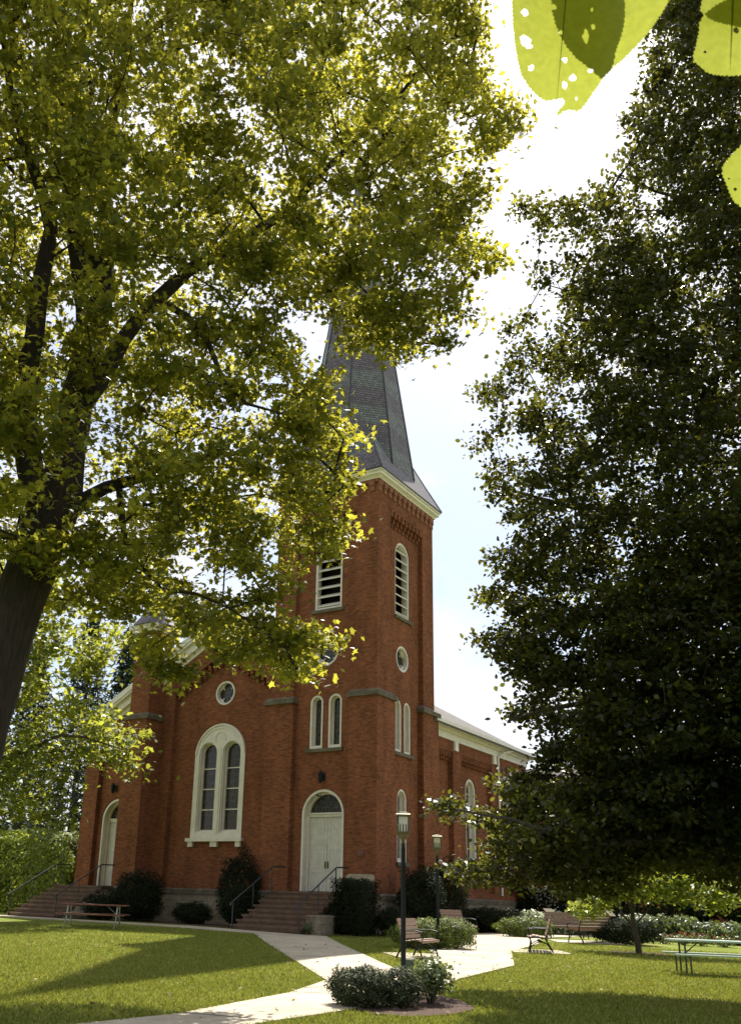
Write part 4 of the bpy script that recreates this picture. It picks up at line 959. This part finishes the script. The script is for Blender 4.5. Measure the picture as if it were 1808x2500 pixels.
# ---- the big maple in front on the left
mp_root = at(-190, 2300, 15.2)
maple_skel = [
 [(mp_root[0], mp_root[1], float(gz(mp_root[0], mp_root[1]))-.2, .78), A(-175, 2300, 15.2, 0.504), A(-110, 2000, 15.2, 0.437), A(-40, 1750, 15.2, 0.420), A(30, 1520, 15.2, 0.403), A(95, 1330, 15.2, 0.420), A(150, 1220, 15.2, 0.370), A(165, 1100, 15.2, 0.319), A(190, 960, 15.3, 0.277), A(235, 800, 15.5, 0.227), A(255, 660, 15.7, 0.185), A(262, 540, 16.0, 0.151), A(255, 380, 16.2, 0.118), A(300, 200, 16.4, 0.084), A(330, -100, 16.6, 0.050)],
 [A(110, 1290, 15.2, 0.252), A(75, 1150, 15.0, 0.227), A(60, 1000, 14.9, 0.202), A(85, 820, 14.8, 0.168), A(110, 640, 14.6, 0.143), A(125, 560, 14.5, 0.126), A(70, 380, 14.4, 0.092), A(25, 220, 14.3, 0.067), A(0, 60, 14.2, 0.050)],
 [A(215, 690+180, 15.4, 0.151), A(190, 640, 15.3, 0.143), A(175, 500, 15.2, 0.118), A(190, 350, 15.0, 0.092), A(120, 150, 14.6, 0.059)],
 [A(240, 740, 15.6, 0.151), A(200, 560, 15.9, 0.118), A(180, 430, 16.2, 0.101), A(230, 200, 16.6, 0.067)],
 [A(150, 1100, 15.2, 0.168), A(300, 830, 14.9, 0.143), A(385, 730, 14.8, 0.134), A(460, 660, 14.8, 0.122), A(550, 610, 14.8, 0.101), A(700, 520, 15.0, 0.076), A(850, 360, 15.2, 0.055), A(1000, 200, 15.4, 0.034), A(1110, 90, 15.5, 0.021)],
 [A(385, 735, 14.8, 0.076), A(460, 775, 14.5, 0.063), A(510, 840, 14.3, 0.055), A(545, 930, 14.2, 0.042), A(600, 985, 14.1, 0.029), A(690, 1010, 14.0, 0.017)],
 [A(195, 1225, 15.2, 0.126), A(260, 1190, 15.0, 0.109), A(330, 1170, 14.9, 0.092), A(420, 1140, 15.0, 0.076), A(520, 1110, 15.2, 0.050), A(640, 1090, 15.4, 0.034), A(780, 1120, 15.6, 0.017)],
 [A(290, 1185, 15.0, 0.067), A(300, 1280, 14.8, 0.059), A(310, 1350, 14.8, 0.052), A(345, 1385, 14.8, 0.046), A(400, 1440, 14.8, 0.038), A(480, 1450, 14.8, 0.029), A(560, 1485, 14.9, 0.021), A(640, 1540, 15.0, 0.013)],
 [A(700, 520, 15.0, 0.042), A(800, 620, 15.3, 0.034), A(900, 720, 15.5, 0.025), A(1000, 760, 15.6, 0.017)],
 [A(60, 1000, 14.9, 0.109), A(-60, 900, 14.6, 0.084), A(-250, 760, 14.3, 0.059), A(-450, 600, 14, 0.034)]]
maple_poly = [(-700, -700), (300, -900), (1000, -600), (1120, -60), (1175, 60), (1165, 150), (1195, 220), (1285, 290), (1215, 345), (1160, 400), (1185, 470), (1120, 520), (1170, 570), (1225, 640), (1165, 665), (1100, 720), (1150, 770), (1100, 850), (1020, 850), (960, 880), (905, 820), (850, 850), (815, 790), (795, 720), (725, 735), (690, 800), (715, 870), (760, 900), (825, 940), (800, 1010), (855, 1060), (835, 1110), (860, 1150), (860, 1200), (800, 1240), (850, 1290), (845, 1360), (765, 1420), (735, 1400), (720, 1470), (640, 1500), (735, 1540), (830, 1560), (740, 1610), (755, 1660), (640, 1650), (560, 1655), (490, 1650), (440, 1640), (420, 1690), (380, 1640), (350, 1560), (300, 1520), (200, 1500), (80, 1470), (-100, 1500), (-500, 1300), (-900, 600)]
holes = [(735, 800, 60, .97), (205, 620, 30, 1), (230, 560, 26, .9), (160, 610, 26, .9), (560, 760, 40, .6), (490, 1400, 50, 1.), (430, 1390, 36, .8), (560, 1420, 45, .9), (660, 1240, 24, 1), (1100, 430, 40, .6), (450, 1080, 40, .5), (250, 1130, 26, .6), (480, 400, 26, .6), (1120, 640, 30, .6), (940, 660, 40, .6), (640, 880, 34, .5), (1050, 620, 30, .6), (270, 1300, 24, .5), (20, 1150, 40, .4), (650, 1330, 30, .6), (345, 1440, 22, .9), (380, 1480, 24, .9)]
tree('maple_tree', 'huge leaning maple spreading its bright leaves in front of the steeple', maple_poly, 16.1, 3.7, 3900, 72, .44, .122, 'maple', M['maple'], M['bark'], maple_skel, .0085, holes, .75, sides=6, power=2.2, flat=.42, lump=.36, ls=1.5,
     clear=lambda x, y, d: d < 15.6 and RNG.uniform() < (.62 if (40 < x < 300 and 480 < y < 1270) else .6 if (x < 110 and 1400 < y < 1800) else .75 if math.hypot((x-420)/150, (y-720)/60) < 1 else .7 if abs(y-1170) < 45 and 180 < x < 360 else 0),
     extra=crown_points([(740, 480), (960, 470), (1000, 640), (960, 780), (900, 850), (800, 800), (760, 700)], 15.6, 2.2, 12))
# ---- the dark tree on the right
rr = at(2080, 2300, 19.5); rz0 = float(gz(rr[0], rr[1]))
right_skel = [[(rr[0], rr[1], rz0-.2, .42), A(2080, 2200, 19.5, .34), A(2070, 1900, 19.5, .30), A(2050, 1500, 19.5, .26), A(2040, 1100, 19.5, .21), A(2040, 700, 19.5, .16), A(2040, 300, 19.5, .11), A(2040, -200, 19.5, .06)],
 [A(2072, 2000, 19.5, .13), A(1850, 2020, 18.5, .10), A(1600, 2060, 17.6, .07), A(1400, 2060, 17, .045), A(1250, 2000, 16.6, .03), A(1110, 1975, 16.4, .015)],
 [A(2060, 1750, 19.5, .14), A(1850, 1700, 18.8, .11), A(1600, 1680, 18.2, .08), A(1400, 1720, 18, .05), A(1240, 1760, 17.9, .025)],
 [A(2050, 1400, 19.5, .13), A(1850, 1300, 19, .10), A(1600, 1260, 18.6, .07), A(1400, 1240, 18.4, .045), A(1230, 1190, 18.2, .02)],
 [A(2042, 1050, 19.5, .12), A(1850, 900, 19.2, .09), A(1600, 800, 19, .06), A(1400, 780, 18.9, .035)],
 [A(2040, 700, 19.5, .09), A(1850, 560, 19.4, .06), A(1650, 480, 19.3, .04), A(1500, 430, 19.3, .02)]]
right_poly = [(1640, -60), (1600, 30), (1575, 120), (1590, 200), (1565, 260), (1500, 310), (1560, 330), (1500, 390), (1470, 420), (1455, 480), (1400, 500), (1330, 470), (1262, 500), (1290, 580), (1330, 620), (1290, 680), (1340, 720), (1250, 760), (1215, 880), (1160, 970), (1240, 1000), (1200, 1060), (1135, 1080), (1210, 1130), (1150, 1180), (1230, 1240), (1260, 1300), (1190, 1370), (1240, 1400), (1170, 1460), (1250, 1520), (1170, 1560), (1225, 1600), (1240, 1640), (1300, 1700), (1240, 1740), (1330, 1780), (1340, 1840), (1320, 1880), (1225, 1905), (1240, 1960), (1180, 1985), (1120, 1955), (1060, 1965), (1110, 2000), (1180, 2035), (1200, 2070), (1130, 2110), (1080, 2120), (1150, 2150), (1240, 2150), (1330, 2170), (1450, 2185), (1560, 2150), (1680, 2140), (1800, 2170), (2000, 2190), (2400, 2150), (2750, 1700), (2700, 700), (2500, 0), (2300, -400), (1900, -500)]
rholes = [(1380, 640, 40, .5), (1330, 800, 36, .4), (1420, 1000, 36, .4), (1480, 880, 30, .4), (1300, 1100, 30, .5), (1560, 1040, 26, .4), (1380, 1790, 26, .5), (1560, 1830, 40, .45), (1700, 600, 30, .4), (1790, 930, 30, .4), (1250, 1650, 26, .6), (1470, 640, 30, .4)]
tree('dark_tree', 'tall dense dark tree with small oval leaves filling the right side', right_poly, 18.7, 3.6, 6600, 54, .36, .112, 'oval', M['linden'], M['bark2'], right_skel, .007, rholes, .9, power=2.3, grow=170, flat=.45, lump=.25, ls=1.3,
     clear=lambda x, y, d: x < 1560 and y < 1300 and RNG.uniform() < .45*min(1, (1560-x)/200), boost=low_branch_sun,
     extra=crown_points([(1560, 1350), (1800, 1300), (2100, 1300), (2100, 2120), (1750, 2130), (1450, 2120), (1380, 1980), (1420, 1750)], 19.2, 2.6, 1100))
# ---- slender young tree
yb = at(1558, 2320, 32.5); yz = float(gz(yb[0], yb[1]))
y_skel = [[(yb[0], yb[1], yz-.1, .11), A(1556, 2300, 32.5, 0.087), A(1545, 2262, 32.5, 0.078), A(1543, 2235, 32.5, 0.066), A(1540, 2180, 32.5, 0.051), A(1545, 2130, 32.4, 0.036), A(1560, 2060, 32.3, 0.018)],
 [A(1545, 2262, 32.5, 0.036), A(1520, 2235, 32.2, 0.030), A(1500, 2190, 32, 0.021), A(1480, 2155, 31.8, 0.012)], [A(1545, 2262, 32.5, 0.036), A(1570, 2235, 32.8, 0.027), A(1600, 2195, 33, 0.018), A(1640, 2170, 33.2, 0.009)], [A(1543, 2235, 32.5, 0.036), A(1525, 2190, 33, 0.024), A(1500, 2130, 33.4, 0.018)]]
y_poly = [(1400, 2225), (1425, 2190), (1470, 2170), (1500, 2120), (1560, 2060), (1640, 2100), (1720, 2140), (1780, 2170), (1805, 2200), (1770, 2215), (1700, 2205), (1640, 2190), (1600, 2190), (1560, 2200), (1520, 2185), (1470, 2215), (1440, 2235)]
tree('young_tree', 'slender young tree with sparse lime green leaves on the right lawn', y_poly, 32.5, 1.5, 210, 24, .42, .15, 'oval', M['bright'], M['bark2'], y_skel, .010, (), .9, grow=60)
# ---- trees beyond the left end of the church
lb = at(-150, 2250, 37)
l_skel = [[(lb[0], lb[1], -.2, .35), A(-150, 2050, 37, .28), A(-120, 1900, 37, .22), A(-60, 1750, 37, .16), A(0, 1600, 37, .10), A(60, 1450, 37, .05)],
 [A(-120, 1900, 37, .12), A(60, 1835, 36, .09), A(150, 1795, 35.5, .06), A(210, 1800, 35.3, .045), A(300, 1830, 35, .02)]]
l_poly = [(-300, 1300), (100, 1380), (250, 1480), (330, 1560), (290, 1640), (200, 1690), (230, 1730), (300, 1730), (330, 1780), (380, 1850), (320, 1850), (330, 1890), (230, 1880), (180, 1850), (170, 1920), (90, 1900), (165, 1990), (100, 2030), (0, 1990), (-100, 2080), (-400, 2000), (-500, 1600)]
tree('background_maple', 'yellow green maple whose branch reaches across the left end of the church', l_poly, 36.8, 2.6, 620, 40, .8, .24, 'maple', M['bgleaf'], M['bark2'], l_skel, .012, [(190, 1780, 34, .8), (215, 1700, 30, .8), (120, 1980, 26, .6)], .7, grow=60)
def spruce(px, d, h, w, label):
    b = at(px, 2250, d); root = empty('spruce_tree', (b[0], b[1], -.1)); tag(root, label, 'tree', 'dark conifers behind the left end of the church')
    m = MB(); m.tube([(0, 0, 0), (0, 0, h)], [.3, .03], 8); m.build('trunk', M['bark2'], root)
    n = 9000; t = RNG.uniform(.04, 1, n)**.8; z = h*(1-t)*0+h*(1-t); a = RNG.uniform(0, 2*math.pi, n); tier = (z*1.6) % 1
    r_ = w*t*(.45+.6*tier)*RNG.uniform(.2, 1, n)**.4*(1+.2*np.sin(a*5+z)); z = z-r_*.25+1.0
    p = np.stack([r_*np.cos(a), r_*np.sin(a), np.clip(z, .2, None)], 1); leaves('crown', p, upish(n, .8), RNG.uniform(.25, .5, n), 'needle', M['spruce'], root); return root
spruce(255, 56, 17, 4.2, 'dark blue green spruce just behind the left eaves of the church'); spruce(150, 60, 19, 4.5, 'tall dark spruce above the hedge'); spruce(20, 64, 17, 4.6, 'dark spruce at the left edge of the picture')
spruce(345, 90, 22, 4.0, 'distant spruce tip showing above the left roof slope')
# far woods behind everything
nw = 60000; ang = RNG.uniform(R(60), R(172), nw); dd = RNG.uniform(95, 125, nw); fx = CAM[0]+dd*np.cos(ang); fy = CAM[1]+dd*np.sin(ang)
hh = (6.5+2.5*np.sin(ang*23)+1.5*np.sin(ang*57+1))*RNG.uniform(0, 1, nw)**.7
w_ = leaves('woods', np.stack([fx, fy, hh], 1), upish(nw), RNG.uniform(.9, 1.8, nw), 'oval', M['spruce']); tag(w_, kind='stuff')

# ================================================================== NEAR LEAVES OVERHEAD
def saw(poly, step, amp):
    out = []
    for i in range(len(poly)):
        a, b = np.array(poly[i-1]), np.array(poly[i]); L = np.linalg.norm(b-a); m = max(1, int(L/step)); nrm = np.array([b[1]-a[1], a[0]-b[0]])/(L+1e-9)
        for k in range(m): out.append(tuple(a+(b-a)*k/m)); out.append(tuple(a+(b-a)*(k+.7)/m+nrm*amp*RNG.uniform(.5, 1.2)))
    return out
def smooth(poly, n=2):
    for _ in range(n):
        q = []
        for i in range(len(poly)):
            a, b = np.array(poly[i-1]), np.array(poly[i]); q += [tuple(a*.75+b*.25), tuple(a*.25+b*.75)]
        poly = q
    return poly
nlm, nt, bs, oo = newmat('near_leaf'); co = objco(nt); nn = noise(nt, co, 160, 5, .6)
nt.links.new(mixc(nt, .6, (.10, .11, .02), ramp(nt, nn, [(.3, (.8,)*3), (.7, (1.15,)*3)]), 'MULTIPLY'), bs.inputs['Base Color']); bs.inputs['Roughness'].default_value = .5
tb_ = nt.nodes.new('ShaderNodeBsdfTranslucent'); nt.links.new(mixc(nt, .7, (.30, .33, .045), ramp(nt, nn, [(.3, (.78,)*3), (.7, (1.1,)*3)]), 'MULTIPLY'), tb_.inputs['Color'])
ms = nt.nodes.new('ShaderNodeMixShader'); ms.inputs[0].default_value = .62; nt.links.new(bs.outputs[0], ms.inputs[1]); nt.links.new(tb_.outputs[0], ms.inputs[2]); nt.links.new(ms.outputs[0], oo.inputs[0])
twig = empty('leafy_twig', tuple(at(1560, -260, .85))); tag(twig, 'close hanging linden twig with large holed backlit leaves in the upper right corner', 'twig'); tb0 = np.array(twig.location)
def near_leaf(poly, holes_, d, curl=.012, shift=(0, 0)):
    """a real leaf blade, about ten centimetres long, hanging on the twig"""
    pts = saw(smooth(poly, 1), 9, 3.2); loops = [pts]+[[(hx+rx_*math.cos(a)*RNG.uniform(.62, 1.3), hy+ry_*math.sin(a)*RNG.uniform(.62, 1.3)) for a in np.linspace(0, 2*math.pi, 11)[:-1]] for hx, hy, rx_, ry_ in holes_]
    cx, cy = np.mean([p[0] for p in poly]), np.mean([p[1] for p in poly])
    ve = [Vector(p) for l in loops for p in l]; ed = []; k0 = 0
    for l in loops: ed += [(k0+i, k0+(i+1) % len(l)) for i in range(len(l))]; k0 += len(l)
    gx, gy = np.meshgrid(np.arange(min(p[0] for p in pts), max(p[0] for p in pts), 14), np.arange(min(p[1] for p in pts), max(p[1] for p in pts), 14)); gx, gy = gx.ravel(), gy.ravel()
    ok = inpoly(gx, gy, pts) & (edgedist(gx, gy, pts) > 5)
    for l in loops[1:]: ok &= ~inpoly(gx, gy, l) & (edgedist(gx, gy, l) > 4)
    ve += [Vector((a, b)) for a, b in zip(gx[ok], gy[ok])]
    vo, eo, fo, *_ = delaunay_2d_cdt(ve, ed, [], 0, 1e-3); tri = []
    for f_ in fo:
        c = sum((vo[i] for i in f_), Vector((0, 0)))/len(f_); c0, c1 = np.array([c.x]), np.array([c.y])
        if inpoly(c0, c1, pts)[0] and not any(inpoly(c0, c1, l)[0] for l in loops[1:]): tri.append(tuple(f_))
    flat = [(p.x, p.y) for p in vo]; vv = []
    for x, y in flat:
        dz = curl*(((x-cx)/200)**2-((y-cy)/200)**2*.5)
        vv.append(tuple(at(x, y, d+dz+(y-cy)*.00035)-tb0))
    m = MB(); m.add(vv, [tuple(t) for t in tri]); o = m.build('leaf', nlm, twig, smooth=True)
    # midrib and side veins
    r_ = MB(); ys = [p[1] for p in poly]; top = (cx+shift[0], min(ys)); tipi = max(poly, key=lambda p: p[1]); P0, P1 = np.array(top), np.array(tipi)
    f_ = lambda p: tuple(at(p[0], p[1], d+curl*(((p[0]-cx)/200)**2-((p[1]-cy)/200)**2*.5)+(p[1]-cy)*.00035-.0008)-tb0)
    r_.tube([f_(P0+(P1-P0)*t) for t in (0, .25, .5, .75, .93)], [.0007, .0006, .0005, .0003, .0001], 5); 
    r_.build('leaf_vein', nlm, o); return o
near_leaf([(1310, -330), (1250, -120), (1246, 20), (1256, 130), (1275, 200), (1325, 250), (1350, 246), (1372, 240), (1378, 252), (1360, 268), (1354, 290), (1385, 266), (1412, 277), (1440, 240), (1480, 180), (1540, 130), (1600, 60), (1645, -20), (1650, -150), (1560, -330)],
          [(1281, 30, 9, 9), (1281, 98, 14, 14), (1290, 112, 10, 10), (1368, 78, 5, 6), (1378, 146, 8, 8), (1296, 166, 8, 8), (1440, 173, 8, 6), (1396, 190, 8, 9), (1377, 208, 6, 10), (1406, 241, 3, 4)], .62)
near_leaf([(1400, -420), (1340, -120), (1337, 0), (1352, 60), (1385, 120), (1440, 165), (1465, 190), (1486, 172), (1495, 140), (1500, 110), (1515, 70), (1520, 20), (1512, -60), (1560, -260), (1500, -420)], [(1424, 78, 8, 16), (1441, 56, 6, 8), (1437, 14, 4, 5), (1346, 6, 7, 8)], .595, shift=(20, 0))
near_leaf([(1705, 42), (1702, 90), (1685, 150), (1705, 160), (1725, 182), (1780, 188), (1860, 180), (1950, 120), (1960, 20), (1850, -40), (1760, 0)], [(1795, 74, 7, 8), (1720, 127, 5, 4)], .60)
near_leaf([(1702, 20), (1720, 42), (1765, 56), (1830, 68), (1920, 60), (1960, -40), (1860, -120), (1740, -80)], [], .575)
near_leaf([(1755, 415), (1770, 450), (1785, 490), (1810, 510), (1900, 520), (1960, 440), (1940, 330), (1850, 310), (1805, 355), (1775, 385)], [(1778, 436, 3, 2), (1793, 462, 5, 4)], .64)
tw_ = MB(); tl = lambda x, y, d: tuple(at(x, y, d)-tb0)
tw_.tube([tl(1300, -700, .9), tl(1450, -520, .8), tl(1560, -400, .68), tl(1800, -300, .62), tl(2000, -60, .62), tl(2050, 250, .64)], [.006, .005, .004, .0035, .003, .002], 7)
tw_.tube([tl(1450, -520, .8), tl(1440, -420, .68), tl(1440, -320, .62)], .0012, 5); tw_.tube([tl(1560, -400, .68), tl(1500, -420, .62), tl(1450, -410, .595)], .0012, 5)
tw_.tube([tl(1900, -200, .62), tl(1880, -100, .59), tl(1870, -60, .59)], .0012, 5); tw_.tube([tl(2050, 250, .64), tl(1960, 300, .64), tl(1900, 320, .64)], .0012, 5)
tw_.build('stem', M['bark2'], twig, smooth=True)

# ================================================================== GRASS BLADES
def grass():
    n = 300000; u = RNG.uniform(0, 1, n)**1.35; d = 11.5+24*u; px = RNG.uniform(-40, 1850, n)
    r0 = np.array([at(a, 2300, 1.) for a in np.linspace(-40, 1850, 40)])-CAM; ux = np.interp(px, np.linspace(-40, 1850, 40), r0[:, 0]); uy = np.interp(px, np.linspace(-40, 1850, 40), r0[:, 1])
    x, y = CAM[0]+ux*d, CAM[1]+uy*d; e_ = edgedist(x, y, W_FRONT); ok = ~inpoly(x, y, W_FRONT) | ((e_ < .07) & (RNG.uniform(0, 1, n) < .55))
    ok &= ~inpoly(x, y, bed) & ~inpoly(x, y, [(-5.33, -.1), (-.0, -.1), (0, 8), (-.5, 26), (-17, 26), (-17, 0)]) & ~((y > -3.2) & (y < 1.2) & (x > -4.25) & (x < -1.05)) & ~((y > -3.2) & (y < 1.2) & (x > -16.4) & (x < -13.1)) & ~((y > -1.6) & (x > -12.5) & (x < -4.9))
    x, y, d = x[ok], y[ok], d[ok]; p = np.stack([x, y, gz(x, y)+.0], 1); nn_ = RNG.normal(0, 1, (len(x), 3)); nn_[:, 2] = RNG.normal(0, .35, len(x))
    # blades stand up: template +Y must point upwards
    T_ = TPL['blade']; k = len(T_); a = RNG.uniform(0, 2*math.pi, len(x)); h = RNG.uniform(.025, .062, len(x)); lean = RNG.normal(0, .45, (len(x), 2))
    V = np.zeros((len(x), k, 3)); wd = .09
    for i, (tx, ty, tz) in enumerate(T_):
        V[:, i, 0] = x+np.cos(a)*tx*wd*1.4+lean[:, 0]*h*ty*ty; V[:, i, 1] = y+np.sin(a)*tx*wd*1.4+lean[:, 1]*h*ty*ty; V[:, i, 2] = p[:, 2]+h*ty
    n = len(x); me = bpy.data.meshes.new('grass'); me.vertices.add(n*k); me.vertices.foreach_set('co', V.reshape(-1).astype(np.float32)); me.loops.add(n*k); me.loops.foreach_set('vertex_index', np.arange(n*k, dtype=np.int32))
    me.polygons.add(n); me.polygons.foreach_set('loop_start', np.arange(n, dtype=np.int32)*k); me.update(calc_edges=True); at_ = me.attributes.new('v', 'FLOAT', 'FACE'); at_.data.foreach_set('value', RNG.uniform(0, 1, n).astype(np.float32)); me.materials.append(M['grass'])
    o = bpy.data.objects.new('grass', me); COL.objects.link(o); tag(o, kind='stuff')
grass()

# fallen leaves on the lawn and path
n = 480; px = RNG.uniform(0, 1808, n); dd = RNG.uniform(12.5, 30, n); pp = np.array([on(a, b, .035) for a, b in zip(px, dd)])
fl = leaves('litter', pp, upish(n, .35), RNG.uniform(.04, .085, n), 'maple', leaf_mat('dry_leaf', [(0, (.12, .07, .025)), (.6, (.25, .16, .05)), (1, (.32, .26, .07))], (.3, .2, .05), .3, .7)); tag(fl, kind='stuff')
